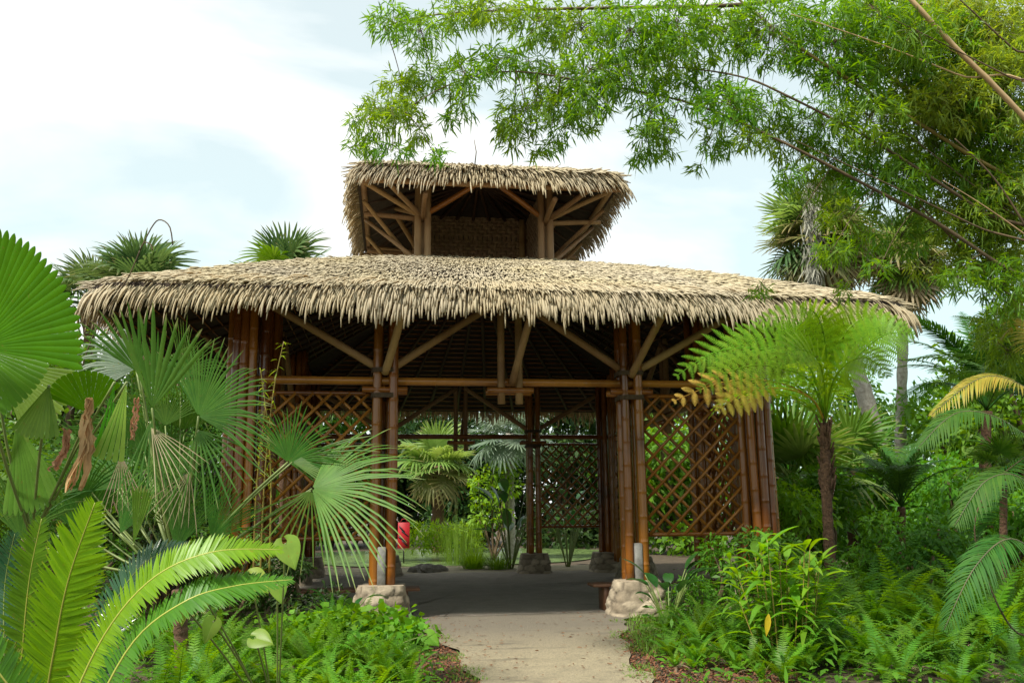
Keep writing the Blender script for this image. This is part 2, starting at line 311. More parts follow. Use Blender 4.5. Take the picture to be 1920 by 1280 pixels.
M = dict(
 thatch=thatch_mat('dry_thatch', (.49, .425, .305), (.34, .29, .205), (.49, .41, .235)),
 fringe=thatch_mat('thatch_fringe', (.54, .48, .35), (.39, .34, .24), (.54, .455, .27), .32, (.8, .58, .28, 1)),
 thatch_core=flat_mat('thatch_core', (.10, .07, .04), (.2, .15, .085), 20, .9, .6),
 under=flat_mat('dark_thatch', (.022, .014, .009), (.05, .032, .02), 7, .9, .5),  # roof skins: base colour much darker than the outer thatch
 pole=bamboo_mat('varnished_bamboo', (.30, .11, .013), (.15, .05, .007), (.07, .022, .005), .3, .8),
 beam=bamboo_mat('golden_bamboo', (.36, .145, .024), (.24, .085, .014), (.12, .04, .01), .3, .8),
 pale=bamboo_mat('bleached_bamboo', (.38, .25, .12), (.25, .14, .06), (.17, .09, .04), .5, 0),
 dark_pole=bamboo_mat('dark_bamboo', (.075, .04, .02), (.04, .02, .01), (.03, .014, .007), .5, 0),  # darker bamboo colours for the rafters
 slat=bamboo_mat('bamboo_slat', (.34, .14, .022), (.2, .075, .012), (.12, .042, .008), .3, .6),
 mat_wall=flat_mat('woven_matting', (.2, .125, .075), (.44, .3, .18), 14, .85, .3),
 concrete=flat_mat('grey_concrete', (.12, .115, .10), (.27, .26, .24), 9, .85, .2),
 wood=flat_mat('red_brown_wood', (.10, .04, .018), (.17, .075, .033), 9, .6, .2),
 soil=flat_mat('dark_soil', (.035, .025, .015), (.09, .062, .035), 3, .95, .8, 8, .7),
 rock=flat_mat('pond_rock', (.12, .11, .09), (.26, .24, .2), 6, .9, .6),
 rope=flat_mat('dark_rope', (.05, .03, .018), (.12, .08, .045), 30, .9),
 red=flat_mat('red_cloth', (.55, .012, .02), (.42, .01, .02), 4, .55),
 black=flat_mat('black_paint', (.012, .012, .014), (.02, .02, .022), 5, .5),
 grey=flat_mat('weathered_grey_trunk', (.24, .21, .17), (.5, .46, .4), 11, .9, .7),
 boot=flat_mat('brown_fibrous_trunk', (.06, .03, .016), (.16, .085, .045), 26, .9, 1.0),
 stemg=flat_mat('green_stem', (.10, .15, .03), (.16, .2, .05), 6, .5),
 stemd=flat_mat('dark_stem', (.05, .055, .02), (.1, .09, .04), 6, .6),
 ystem=flat_mat('yellow_stem', (.36, .36, .06), (.28, .3, .05), 5, .45),
 moss=flat_mat('grey_moss', (.18, .18, .14), (.32, .31, .25), 20, .95),
 culm=bamboo_mat('bamboo_culm', (.30, .22, .06), (.15, .14, .03), (.11, .07, .03), .35, .1),
 culmt=bamboo_mat('tan_culm', (.5, .36, .19), (.36, .24, .12), (.24, .15, .07), .4, .1),
 twig=flat_mat('brown_twig', (.06, .04, .02), (.13, .085, .04), 8, .8),
 l_licuala=leaf_mat('round_fan_leaf', (.055, .19, .003), (.04, .15, .002), .4, .45, None, .8, .2, None, .2),
 l_licold=leaf_mat('old_round_leaf', (.12, .21, .03), (.085, .17, .018), .35, .5, spec=.2),
 l_dry=leaf_mat('dry_brown_leaf', (.55, .34, .19), (.36, .2, .1), .3, .8),
 l_palmetto=leaf_mat('palmetto_leaf', (.038, .115, .013), (.07, .155, .02), .32, .5, (.26, .25, .1), .88),
 l_palmlight=leaf_mat('light_palmetto_leaf', (.062, .155, .014), (.10, .195, .025), .35, .5, (.3, .28, .1), .9),
 l_cycad=leaf_mat('bright_cycad_leaf', (.17, .33, .006), (.13, .27, .005), .42, .4, (.34, .26, .05), .9, .4, None, .15),
 l_cycad2=leaf_mat('deep_cycad_leaf', (.075, .2, .008), (.055, .16, .008), .35, .4, (.3, .22, .05), .92, .4, None, .15),
 l_cycad3=leaf_mat('bluish_cycad_leaf', (.02, .075, .03), (.03, .095, .035), .2, .24, None, .8, .6),
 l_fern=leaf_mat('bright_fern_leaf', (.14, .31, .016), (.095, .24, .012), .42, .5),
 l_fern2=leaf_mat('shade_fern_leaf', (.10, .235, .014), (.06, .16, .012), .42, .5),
 l_treefern=leaf_mat('tree_fern_leaf', (.19, .37, .018), (.13, .29, .014), .5, .5),
 l_yellowfern=leaf_mat('yellowed_fern_leaf', (.5, .37, .06), (.42, .27, .04), .35, .6),
 l_bamboo=leaf_mat('bamboo_leaf', (.075, .175, .02), (.13, .245, .02), .55, .45, (.2, .2, .05), .95),
 l_bambood=leaf_mat('bamboo_leaf_olive', (.15, .25, .028), (.2, .27, .035), .5, .5),  # brighter, more olive copy of the bamboo leaf colours
 l_shrub=leaf_mat('shrub_leaf', (.065, .18, .014), (.11, .25, .018), .4, .45),
 l_bright=leaf_mat('lime_shrub_leaf', (.2, .36, .03), (.13, .28, .02), .45, .45),
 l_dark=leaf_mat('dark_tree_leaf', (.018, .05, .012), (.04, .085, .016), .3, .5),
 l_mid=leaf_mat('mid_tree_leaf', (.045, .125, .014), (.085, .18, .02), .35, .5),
 l_ginger=leaf_mat('ginger_leaf', (.15, .31, .022), (.1, .23, .016), .45, .38),
 l_yellow=leaf_mat('yellow_leaf', (.65, .42, .03), (.55, .34, .02), .4, .5),
 l_broad=leaf_mat('glossy_broad_leaf', (.018, .07, .016), (.03, .1, .02), .3, .25, None, .8, .6),
 l_date=leaf_mat('date_palm_leaf', (.026, .09, .013), (.045, .115, .015), .2, .55, spec=.12),
 l_datey=leaf_mat('yellowing_palm_leaf', (.42, .34, .05), (.25, .27, .04), .4, .45),
 l_sabal=leaf_mat('sabal_leaf', (.06, .12, .035), (.09, .155, .045), .3, .42, (.2, .17, .08), .85),
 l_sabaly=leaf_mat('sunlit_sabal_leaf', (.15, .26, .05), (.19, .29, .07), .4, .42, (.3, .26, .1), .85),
 l_sabalo=leaf_mat('olive_sabal_leaf', (.14, .17, .05), (.2, .2, .075), .35, .45, (.3, .22, .1), .75),
 l_dead=leaf_mat('dead_frond', (.42, .34, .22), (.27, .2, .12), .25, .8),
 l_silver=leaf_mat('silver_fan_leaf', (.13, .19, .12), (.18, .235, .16), .3, .42),
 l_creep=leaf_mat('creeper_leaf', (.085, .24, .015), (.12, .29, .02), .4, .4),
 l_heart=leaf_mat('heart_leaf', (.22, .32, .05), (.16, .28, .035), .45, .4),
 l_grass=leaf_mat('grass_blade', (.10, .2, .02), (.15, .24, .03), .35, .55),
 mulch=leaf_mat('leaf_mulch', (.22, .11, .05), (.12, .055, .025), .1, .85),
)
# stone of the footings: one tone per stone, dark joints
m, t, p, o = mat_base('coral_stone'); n1 = noise(t, 14, 6, .65); c = mixc(t, attr(t, 'rnd'), (.19, .15, .10), (.40, .33, .235))
hs = t.nodes.new('ShaderNodeHueSaturation'); t.links.new(c, hs.inputs['Color']); t.links.new(math_(t, 'MULTIPLY_ADD', n1, .9, .5), hs.inputs['Value'])
c = mixc(t, attr(t, 'len'), hs.outputs[0], (.12, .095, .065)); t.links.new(c, p.inputs['Base Color']); p.inputs['Roughness'].default_value = .9
b = t.nodes.new('ShaderNodeBump'); b.inputs['Strength'].default_value = .7; b.inputs['Distance'].default_value = .02; t.links.new(n1, b.inputs['Height']); t.links.new(b.outputs[0], p.inputs['Normal'])
M['stone'] = m
# sand path: pale, with damp patches and grit
def sand(name, base, dark, grit, damp, shade_grit=None):
    m, t, p, o = mat_base(name); a = noise(t, .9, 5, .6, 'Object', (1, 2.4, 1)); g = noise(t, 42, 5, .75); d = noise(t, 3.2, 6, .65)
    c = ramp(t, d, [(.3, tuple(.75*x for x in base)), (.6, base)])
    c = mixc(t, math_(t, 'MULTIPLY', ramp(t, a, [(.56, (0, 0, 0)), (.66, (1, 1, 1))]), damp), c, dark)
    c = mixc(t, math_(t, 'MULTIPLY', ramp(t, g, [(.46, (0, 0, 0)), (.62, (1, 1, 1))]), .75), c, grit)
    if shade_grit:                                                             # pavilion's shade painted in with darker grit where the path meets the floor
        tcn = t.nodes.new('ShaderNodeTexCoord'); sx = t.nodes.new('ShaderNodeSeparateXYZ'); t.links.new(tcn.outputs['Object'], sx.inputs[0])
        y2 = math_(t, 'MULTIPLY_ADD', d, 2.2, math_(t, 'ADD', sx.outputs['Y'], -1.1)); mr = t.nodes.new('ShaderNodeMapRange'); mr.inputs[1].default_value = shade_grit[0]; mr.inputs[2].default_value = shade_grit[1]; t.links.new(y2, mr.inputs[0])
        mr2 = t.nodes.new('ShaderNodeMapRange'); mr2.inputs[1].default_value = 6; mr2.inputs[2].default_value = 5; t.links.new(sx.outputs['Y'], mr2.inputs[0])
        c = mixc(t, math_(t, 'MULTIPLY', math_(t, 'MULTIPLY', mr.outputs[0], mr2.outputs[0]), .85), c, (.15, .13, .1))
    t.links.new(c, p.inputs['Base Color']); p.inputs['Roughness'].default_value = .9
    b = t.nodes.new('ShaderNodeBump'); b.inputs['Strength'].default_value = .9; b.inputs['Distance'].default_value = .03; t.links.new(g, b.inputs['Height']); t.links.new(b.outputs[0], p.inputs['Normal'])
    return m
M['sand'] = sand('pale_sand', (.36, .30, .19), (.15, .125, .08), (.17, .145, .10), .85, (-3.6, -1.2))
M['floor'] = sand('packed_floor', (.29, .25, .2), (.16, .135, .105), (.2, .17, .13), .5)
# pond water with a film of weed
m, t, p, o = mat_base('pond_water'); a = noise(t, 2.6, 7, .7, 'Object', (1, 3, 1)); c = ramp(t, a, [(.44, (.015, .025, .012)), (.54, (.11, .17, .04))])
t.links.new(c, p.inputs['Base Color']); t.links.new(math_(t, 'MULTIPLY_ADD', ramp(t, a, [(.4, (0, 0, 0)), (.52, (1, 1, 1))]), .5, .06), p.inputs['Roughness'])
M['water'] = m

# ------------------------------------------------------------------ setting
def sheet(name, outline, z, mat):
    mb = MB(); P = np.array([[x, y, z] for x, y in outline]); c = P.mean(0); k = len(P)
    mb.add(np.concatenate([P, c[None]]), None, [[i, (i+1) % k, k] for i in range(k)])
    o = mb.build(name, mat, None, False); return structure(o)
def terrain():
    xs = np.concatenate([[-900, -300, -120, -60], np.linspace(-34, 34, 69), [60, 120, 300, 900]]); ys = np.concatenate([[-300, -100, -40], np.linspace(-20, 60, 81), [90, 160, 300, 900]])
    X, Y = np.meshgrid(xs, ys); d = np.maximum(np.abs(X)-1.6, 0)
    Zs = .05*np.sin(X*1.7+Y*.6)*np.sin(Y*1.1)-.03
    flat = (np.abs(X) < 5.2) & (Y > -2.2) & (Y < 13.5); Zs = np.where(flat | (d < .6), -.02, Zs-.0)
    Zs = np.where(Y > 12, -.03, Zs); ny, nx = X.shape
    i, j = np.meshgrid(np.arange(ny-1), np.arange(nx-1), indexing='ij'); a = i*nx+j
    mb = MB(); mb.add(np.stack([X, Y, Zs], -1), np.stack([a, a+1, a+nx+1, a+nx], -1)); return structure(mb.build('ground', M['soil'], None, True))
terrain()
def edge(pts, amp=.06, step=.18):
    o = []
    for (x0, y0), (x1, y1) in zip(pts, pts[1:]):
        n = max(1, int(math.hypot(x1-x0, y1-y0)/step))
        for k in range(n): o.append((x0+(x1-x0)*k/n+random.gauss(0, amp), y0+(y1-y0)*k/n+random.gauss(0, amp)))
    return o
def ribbon(name, left, right, z, mat, n=60):
    l = smooth_path(np.array([(*q, z) for q in left]), n); r = smooth_path(np.array([(*q, z) for q in right]), n); m = 9
    for a in (l, r): a[:, 0] += rng.normal(0, .035, n)+.05*np.sin(np.arange(n)*.9)
    f = np.linspace(0, 1, m)[None, :, None]; V = l[:, None]*(1-f)+r[:, None]*f
    i, j = np.meshgrid(np.arange(n-1), np.arange(m-1), indexing='ij'); a = i*m+j
    mb = MB(); mb.add(V, np.stack([a, a+1, a+m+1, a+m], -1)); return structure(mb.build(name, mat, None, True))
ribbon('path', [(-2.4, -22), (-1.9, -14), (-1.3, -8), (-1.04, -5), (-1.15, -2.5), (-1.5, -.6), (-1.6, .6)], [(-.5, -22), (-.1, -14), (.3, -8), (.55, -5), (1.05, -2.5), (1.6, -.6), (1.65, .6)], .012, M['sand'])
sheet('pavilion_floor', edge([(-4.5, .3), (4.5, .3), (4.5, 10.3), (-4.5, 10.3), (-4.5, .3)], .09), .016, M['floor'])
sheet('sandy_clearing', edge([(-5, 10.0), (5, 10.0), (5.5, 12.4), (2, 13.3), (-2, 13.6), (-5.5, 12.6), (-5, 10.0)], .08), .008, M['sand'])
cpond = gat(845, 33)
sheet('pond', [(cpond[0]+6.2*math.cos(a)*(1+.12*math.sin(3*a)), cpond[1]+7.5*math.sin(a)*(1+.1*math.sin(2*a+1))) for a in np.linspace(0, 2*math.pi, 60, endpoint=False)], .004, M['water'])

# ------------------------------------------------------------------ pavilion
A_, XC, LY, ZB = 1.93, 4.0, 9.65, 3.54; YC = LY/2
pav = thing('thatched_pavilion', 'open square bamboo pavilion with a shaggy thatched roof and a raised thatched lantern on top', 'pavilion', (0, YC, 0))
def rrect(hx, hy, rad, n):
    """points and outward normals round a rounded rectangle: section by section, so two of them correspond"""
    P = []; per = []
    secs = []
    for cx, cy, a0 in ((hx-rad, -hy+rad, -90), (hx-rad, hy-rad, 0), (-hx+rad, hy-rad, 90), (-hx+rad, -hy+rad, 180)): secs.append((cx, cy, a0))
    return secs
def per_pt(hx, hy, rad, s, f):
    """section s 0..7 (straight front, arc, straight right side ...), fraction f"""
    secs = rrect(hx, hy, rad, 0); k = s//2; f = np.asarray(f)[..., None]
    if s % 2 == 0:
        c0 = secs[(k-1) % 4]; c1 = secs[k]; a0 = math.radians(c0[2]+90); 
        p0 = np.array([c0[0]+rad*math.cos(a0), c0[1]+rad*math.sin(a0)]); p1 = np.array([c1[0]+rad*math.cos(math.radians(c1[2])), c1[1]+rad*math.sin(math.radians(c1[2]))])
        return p0*(1-f)+p1*f
    c = secs[k]; a = np.radians(c[2]+90*f)
    return np.array([c[0], c[1]])+rad*np.concatenate([np.cos(a), np.sin(a)], -1)
class Roof:
    def __init__(s, c, hx, hy, rad, ze, tx, ty, trad, zt, sag): s.c = np.asarray(c, float); s.e = (hx, hy, rad); s.t = (tx, ty, trad); s.ze, s.zt, s.sag = ze, zt, sag
    def pt(s, sec, f, t):
        t = np.asarray(t, float); e = per_pt(*s.e, sec, f); q = per_pt(*s.t, sec, f); xy = e*(1-t[..., None])+q*t[..., None]
        return np.concatenate([xy+s.c, (s.ze+(s.zt-s.ze)*t+s.sag*np.sin(np.pi*t))[..., None]], -1)
    def slen(s, sec, t):
        f = np.linspace(0, 1, 12); P = s.pt(sec, f, np.full(12, t)); return np.linalg.norm(np.diff(P, axis=0), axis=1).sum()
    def skin(s, mb, dz, t0=0.0, t1=1.0, nt=10, flip=False, rnd=.5):
        tt = np.linspace(t0, t1, nt)
        for sec in range(8):
            f = np.linspace(0, 1, 12 if sec % 2 == 0 else 7); Fm, Tm = np.meshgrid(f, tt); V = s.pt(sec, Fm, Tm)+Z*dz; k = len(f)
            i, j = np.meshgrid(np.arange(nt-1), np.arange(k-1), indexing='ij'); a = i*k+j
            mb.add(V, np.stack([a, a+1, a+k+1, a+k], -1), None, rnd)
def strands(mb, P, D, Nn, Ln, W, lift, hang, nseg=3, wig=.06):
    """rolled palm strips: three-sided, following the slope D, lifting off by lift and hanging by hang"""
    k = len(P); sv = np.linspace(0, 1, nseg+1); D = nrm(D+rng.normal(0, wig, (k, 3))); S = nrm(np.cross(D, Nn))
    Ln = np.broadcast_to(Ln, (k,)); lift = np.broadcast_to(lift, (k,)); hang = np.broadcast_to(hang, (k,)); W = np.broadcast_to(W, (k,))
    sw = rng.normal(0, .05, k)
    c = P[:, None]+D[:, None]*(sv[None, :, None]*Ln[:, None, None])+Nn[:, None]*(lift[:, None]*np.sin(sv*np.pi*.5)[None])[..., None]-Z*(hang*Ln)[:, None, None]*(sv**1.8)[None, :, None]+S[:, None]*((sw*Ln)[:, None]*(sv**2)[None])[..., None]
    pw = np.array([.7]+[1.0]*(nseg-1)+[.5])
    h = (W[:, None]/2*pw[None])[..., None]
    v = np.stack([c-S[:, None]*h, c+Nn[:, None]*h*.95, c+S[:, None]*h, c-Nn[:, None]*h*.5], 2); st = (nseg+1)*4
    i = np.arange(k)[:, None, None]*st; j = np.arange(nseg)[None, :, None]*4; e = np.arange(4)[None, None, :]; a = i+j
    q = np.stack([a+e, a+(e+1) % 4, a+4+(e+1) % 4, a+4+e], -1)
    tip = (np.arange(k)*st+nseg*4)[:, None]+np.arange(4)[None]
    rv = np.repeat(np.clip(rng.random(k)*.9+rng.normal(0, .1, k), 0, 1), st)
    mb.add(v, np.concatenate([q.reshape(-1, 4), tip]), None, rv, np.broadcast_to(sv[None, :, None], (k, nseg+1, 4)).reshape(-1))
def thatch(mb, roof, rows, sp, wid, back=.5, ln=(.42, .6), t_top=1.0):
    for ri, t in enumerate(np.linspace(.02, t_top, rows)):
        for sec in range(8):
            q = back if sec in (3, 4, 5) else 1.0
            n = max(2, int(roof.slen(sec, t)/sp*q)); f = (np.arange(n)+rng.random(n)*.9)/n; tj = np.clip(t+rng.normal(0, .012, n), 0, 1.02)
            p = roof.pt(sec, f, tj); lo = roof.pt(sec, f, tj-.04); D = nrm(lo-p); on = per_pt(*roof.e, sec, f+.5e-3)-per_pt(*roof.e, sec, f-.5e-3); on = np.stack([on[:, 1], -on[:, 0], 0*f], -1); on = nrm(on)*np.linalg.norm(D[:, :2], axis=1)[:, None]; on[:, 2] = D[:, 2]; D = nrm(D*.55+on*.45)
            tang = roof.pt(sec, np.clip(f+.01, 0, 1.01), tj)-p; Nn = nrm(np.cross(tang, -D)); Nn = np.where(Nn[:, 2:3] < 0, -Nn, Nn)
            strands(mb, p+Nn*rng.uniform(0, .02, n)[:, None], D, Nn, rng.uniform(*ln, n), wid*rng.uniform(.75, 1.2, n)/(q**.5), rng.uniform(.01, .035, n), rng.uniform(0, .10, n), 2, .07)
def fringe(mb, roof, layers, sp, wid, over, kd, kz, back=.7, tspan=.10, drop=.14, slope=4.6, nseg=7):
    """the shaggy edge: strips follow the slope to the eave, roll over it and hang; the upper rows end sooner"""
    for k in range(layers):
        u = k/(layers-1); t = .004+tspan*u
        for sec in range(8):
            q = back if sec in (3, 4, 5) else 1.0
            n = max(3, int(roof.slen(sec, t)/sp*q)); f = (np.arange(n)+rng.random(n)*.8)/n; tj = t+rng.uniform(0, .012, n)
            p = roof.pt(sec, f, tj); D = nrm(roof.pt(sec, f, tj-.04)-p); D = nrm(D+rng.normal(0, .05, (n, 3)))
            tang = roof.pt(sec, np.clip(f+.01, 0, 1.01), tj)-p; Nn = nrm(np.cross(tang, -D)); Nn = np.where(Nn[:, 2:3] < 0, -Nn, Nn); S = nrm(np.cross(D, Nn))
            p = p-Nn*(drop*(1-u)**2)
            rag = 1+.10*np.sin(f*roof.slen(sec, t)*2.3+sec)+rng.normal(0, .10, n)
            Ls = tj*slope; Lt = Ls+over*(1-.72*u)*rag; sv = np.linspace(0, 1, nseg+1); x = Lt[:, None]*sv[None]; o = np.maximum(0, x-Ls[:, None])
            kzz = kz*rng.uniform(.75, 1.25, n)[:, None]; sw = rng.normal(0, .12, n)[:, None]
            c = p[:, None]+D[:, None]*(np.minimum(x, Ls[:, None])+o-kd*o**2)[..., None]-Z*(kzz*o**2)[..., None]+Nn[:, None]*(rng.uniform(.0, .035, n)[:, None]*np.sin(sv*np.pi)[None])[..., None]+S[:, None]*(sw*o**2)[..., None]
            T = nrm(np.gradient(c, axis=1)); N2 = np.cross(np.broadcast_to(S[:, None], T.shape), T); N2 = np.where((N2*Nn[:, None]).sum(-1, keepdims=True) < 0, -N2, N2)
            h = (wid*rng.uniform(.7, 1.2, n)[:, None]/2*np.array([.7]+[1.0]*(nseg-1)+[.7])[None])[..., None]; Sb = S[:, None]
            v = np.stack([c-Sb*h, c+N2*h*.9, c+Sb*h, c-N2*h*.5], 2); st = (nseg+1)*4
            i = np.arange(n)[:, None, None]*st; j = np.arange(nseg)[None, :, None]*4; e = np.arange(4)[None, None, :]; a = i+j
            qd = np.stack([a+e, a+(e+1) % 4, a+4+(e+1) % 4, a+4+e], -1); tip = (np.arange(n)*st+nseg*4)[:, None]+np.arange(4)[None]
            mb.add(v, np.concatenate([qd.reshape(-1, 4), tip]), None, np.repeat(np.clip(rng.random(n)*.9+rng.normal(0, .1, n), 0, 1), st), np.broadcast_to(sv[None, :, None], (n, nseg+1, 4)).reshape(-1))
ZE_L = 4.62
low = Roof((.06, YC), 6.02, YC+1.55, .6, ZE_L, 1.3, 1.3, .25, 6.6, .10)
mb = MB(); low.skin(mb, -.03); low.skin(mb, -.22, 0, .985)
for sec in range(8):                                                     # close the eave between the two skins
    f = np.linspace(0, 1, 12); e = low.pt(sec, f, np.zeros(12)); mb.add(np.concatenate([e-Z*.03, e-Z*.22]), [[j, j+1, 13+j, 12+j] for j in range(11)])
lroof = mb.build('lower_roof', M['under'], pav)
lroof['label'] = 'broad lower hipped roof'
mb = MB(); thatch(mb, low, 64, .038, .029, ln=(.18, .27)); mb.build('thatch', M['thatch'], lroof)
mb = MB(); fringe(mb, low, 11, .038, .029, .39, .85, 1.6, .8, .12, .13); mb.build('thatch_fringe', M['fringe'], lroof)
upr = Roof((0, YC), 2.56, 2.56, .22, 8.04, .12, .12, .05, 9.0, .05)
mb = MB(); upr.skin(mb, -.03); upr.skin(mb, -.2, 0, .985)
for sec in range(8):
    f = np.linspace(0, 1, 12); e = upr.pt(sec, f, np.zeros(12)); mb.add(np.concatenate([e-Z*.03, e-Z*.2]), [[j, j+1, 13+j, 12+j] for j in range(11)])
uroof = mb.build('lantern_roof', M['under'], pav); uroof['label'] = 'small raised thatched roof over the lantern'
mb = MB(); thatch(mb, upr, 24, .055, .042, .6, ln=(.26, .38)); mb.build('thatch', M['thatch'], uroof)
mb = MB(); fringe(mb, upr, 8, .042, .028, .48, .5, .95, .9, .16, .15, 2.7); mb.build('thatch_fringe', M['fringe'], uroof)

def pole(name, p0, p1, r, mat, parent=pav, bow=.01, inter=.38, sides=10):
    mb = MB(); mb.pole(p0, p1, r, bow, inter, sides); return mb.build(name, M[mat], parent)
def roof_z(x, y):
    """underside of the lower roof over a point"""
    tx = (6.02-abs(x))/(6.02-1.3); ty = (YC+1.55-abs(y-YC))/(YC+1.55-1.3); t = min(tx, ty); return ZE_L+(6.6-ZE_L)*t+.1*math.sin(math.pi*max(0, min(1, t)))-.26
def footing(cx, cy, ht=.5, top=.31, bot=.45):
    """a battered footing of irregular stones"""
    nu, nv = 72, 18; u = np.linspace(0, 2*math.pi, nu, endpoint=False); v = np.linspace(0, 1, nv)
    Um, Vm = np.meshgrid(u, v); w = (bot+(top-bot)*Vm); sq = 1/np.power(np.abs(np.cos(Um))**4+np.abs(np.sin(Um))**4, .25)
    uu = Um/(2*math.pi)*9; vv = Vm*3.4
    cu, cv = np.meshgrid(np.arange(9), np.arange(-1, 5)); cu = cu+rng.uniform(-.33, .33, cu.shape)+.5*(np.arange(6)[:, None] % 2); cv = cv+rng.uniform(-.3, .3, cv.shape)
    du = np.abs(uu[..., None]-cu.ravel()); du = np.minimum(du, 9-du); d = np.sqrt(du**2+(vv[..., None]-cv.ravel())**2); o = np.sort(d, -1)
    g = np.clip((o[..., 1]-o[..., 0])/.32, 0, 1); cell = np.argmin(d, -1); rc = rng.random(d.shape[-1]); b = .045*np.sqrt(g)+.03*rc[cell]+rng.normal(0, .004, g.shape)
    rr = w*sq+b; V = np.stack([cx+rr*np.cos(Um), cy+rr*np.sin(Um), Vm*ht+.02*rc[cell]], -1)
    i, j = np.meshgrid(np.arange(nv-1), np.arange(nu), indexing='ij'); a = i*nu; j2 = (j+1) % nu
    mb = MB(); mb.add(V, np.stack([a+j, a+j2, a+nu+j2, a+nu+j], -1), None, rc[cell].reshape(-1), (1-np.clip(g*1.5, 0, 1)).reshape(-1))
    tp = V[-1]; c = np.array([[cx, cy, ht+.03]]); mb.add(np.concatenate([tp, c]), None, [[k, (k+1) % nu, nu] for k in range(nu)], .6, 0.)
    return mb.build('stone_footing', M['stone'], pav)
def cluster(cx, cy, n, sx, sy, z0, r=.075, top=None, mat='pole', splay=0.0):
    pts = [(-sx, -sy), (sx, -sy), (-sx, sy), (sx, sy), (0, -sy*1.3), (0, sy*1.3), (-sx*2, 0), (sx*2, 0)][:n]
    for x, y in pts:
        a = (cx+x*random.uniform(.9, 1.1), cy+y*random.uniform(.9, 1.1)); rr = r*random.uniform(.88, 1.1)
        tx, ty = a[0]+splay*np.sign(cx)*.0+random.gauss(0, .015), a[1]+random.gauss(0, .015)
        pole('bamboo_post', (*a, z0), (tx, ty, (top or roof_z(tx, ty))), rr, mat, pav, random.uniform(0, .025))
ring = [(-A_, 0), (A_, 0), (-A_, LY), (A_, LY)]; sides_ = [(-XC, 2.35), (XC, 2.35), (-XC, LY-2.35), (XC, LY-2.35)]; corners = [(-XC, 0), (XC, 0), (-XC, LY), (XC, LY)]
for x, y in ring: footing(x, y, .5, .29, .40); cluster(x, y, 4, .115, .12, .45, .073)
for x, y in sides_: footing(x, y, .5, .3, .42); cluster(x, y, 7, .11, .14, .45, .07)
for x, y in corners:
    footing(x, y, .5, .42, .52); cluster(x, y, 8, .125, .16, .45, .075)
for cx, cy in corners:                                                   # a close row of poles along the side wall at every corner
    sg = 1 if cy < YC else -1
    for q in (.36, .53, .70, .87): pole('bamboo_post', (cx+random.gauss(0, .02), cy+sg*q, .3), (cx+random.gauss(0, .02), cy+sg*q, roof_z(cx, cy+sg*q)), .07*random.uniform(.85, 1.1), 'pole', pav, .02)
for sx in (-1, 1):                                                       # grey stubs that the front posts are strapped to
    mb = MB(); mb.box((sx*A_, -.17, .75), (.12, .10, .62), 0, .012); mb.build('post_anchor', M['concrete'], pav)
# ring beams, short double pieces, king posts and braces on all four sides
def side_frame(o, ex, ey, half, inner):
    """o: middle of the side, ex: along it, ey: outward"""
    o = np.array([*o, 0.]); ex = np.array([*ex, 0.]); ey = np.array([*ey, 0.])
    pole('ring_beam', o-ex*(half+.25)+Z*ZB-ey*.0, o+ex*(half+.25)+Z*ZB, .066, 'beam', pav, .006, .5)
    for q in (-inner, 0, inner):
        w = .34 if q else .36
        for k in (-1, 1): pole('tie_piece', o+ex*(q-w)+Z*(ZB-.15)+ey*.13*k, o+ex*(q+w)+Z*(ZB-.15)+ey*.13*k, .05, 'beam')
    rz = lambda q, a=0.0: roof_z(*(o+ex*q+ey*a)[:2])
    for k in (-.14, .14): pole('king_post', o+ex*k+Z*(ZB-.36)+ey*.1, o+ex*k+Z*rz(k, .1)+ey*.1, .06, 'pale')
    pole('brace', o+ex*.02+Z*(ZB-.05)+ey*.18, o+ex*.2+ey*1.25+Z*(rz(.2, 1.25)-.02), .06, 'pale')
    for sg in (-1, 1):
        b = o+ex*sg*inner
        pole('brace', b-ex*sg*.1+Z*(ZB+.18)+ey*.07, o+ex*sg*.1+Z*(rz(0)-.18)+ey*.07, .062, 'pale', pav, .01, .45)
        pole('brace', b+ex*sg*.1+Z*(ZB+.18)+ey*.07, o+ex*sg*(half-.2)+Z*(rz(half-.2)-.3)+ey*.07, .062, 'pale', pav, .01, .45)
        pole('brace', b+Z*(ZB+.1)+ey*.15, b+ex*.28+ey*1.2+Z*(roof_z(*(b+ex*.28+ey*1.2)[:2])-.02), .062, 'pale')
side_frame((0, 0), (1, 0), (0, -1), XC, A_); side_frame((0, LY), (1, 0), (0, 1), XC, A_)
side_frame((-XC, YC), (0, 1), (-1, 0), YC, YC-2.35); side_frame((XC, YC), (0, 1), (1, 0), YC, YC-2.35)
def lashing(cx, cy, z, hx, hy, turns=5):
    mb = MB(); a = np.linspace(0, turns*2*math.pi, turns*20); P = np.stack([cx+hx*np.sign(np.cos(a))*np.abs(np.cos(a))**.45, cy+hy*np.sign(np.sin(a))*np.abs(np.sin(a))**.45, z+np.linspace(-.035, .035, len(a))], -1); mb.tube(P, .009, 5); mb.build('rope_lashing', M['rope'], pav)
for x, y in ring:
    for z in (ZB-.25, ZB+.14): lashing(x, y, z, .205, .215)
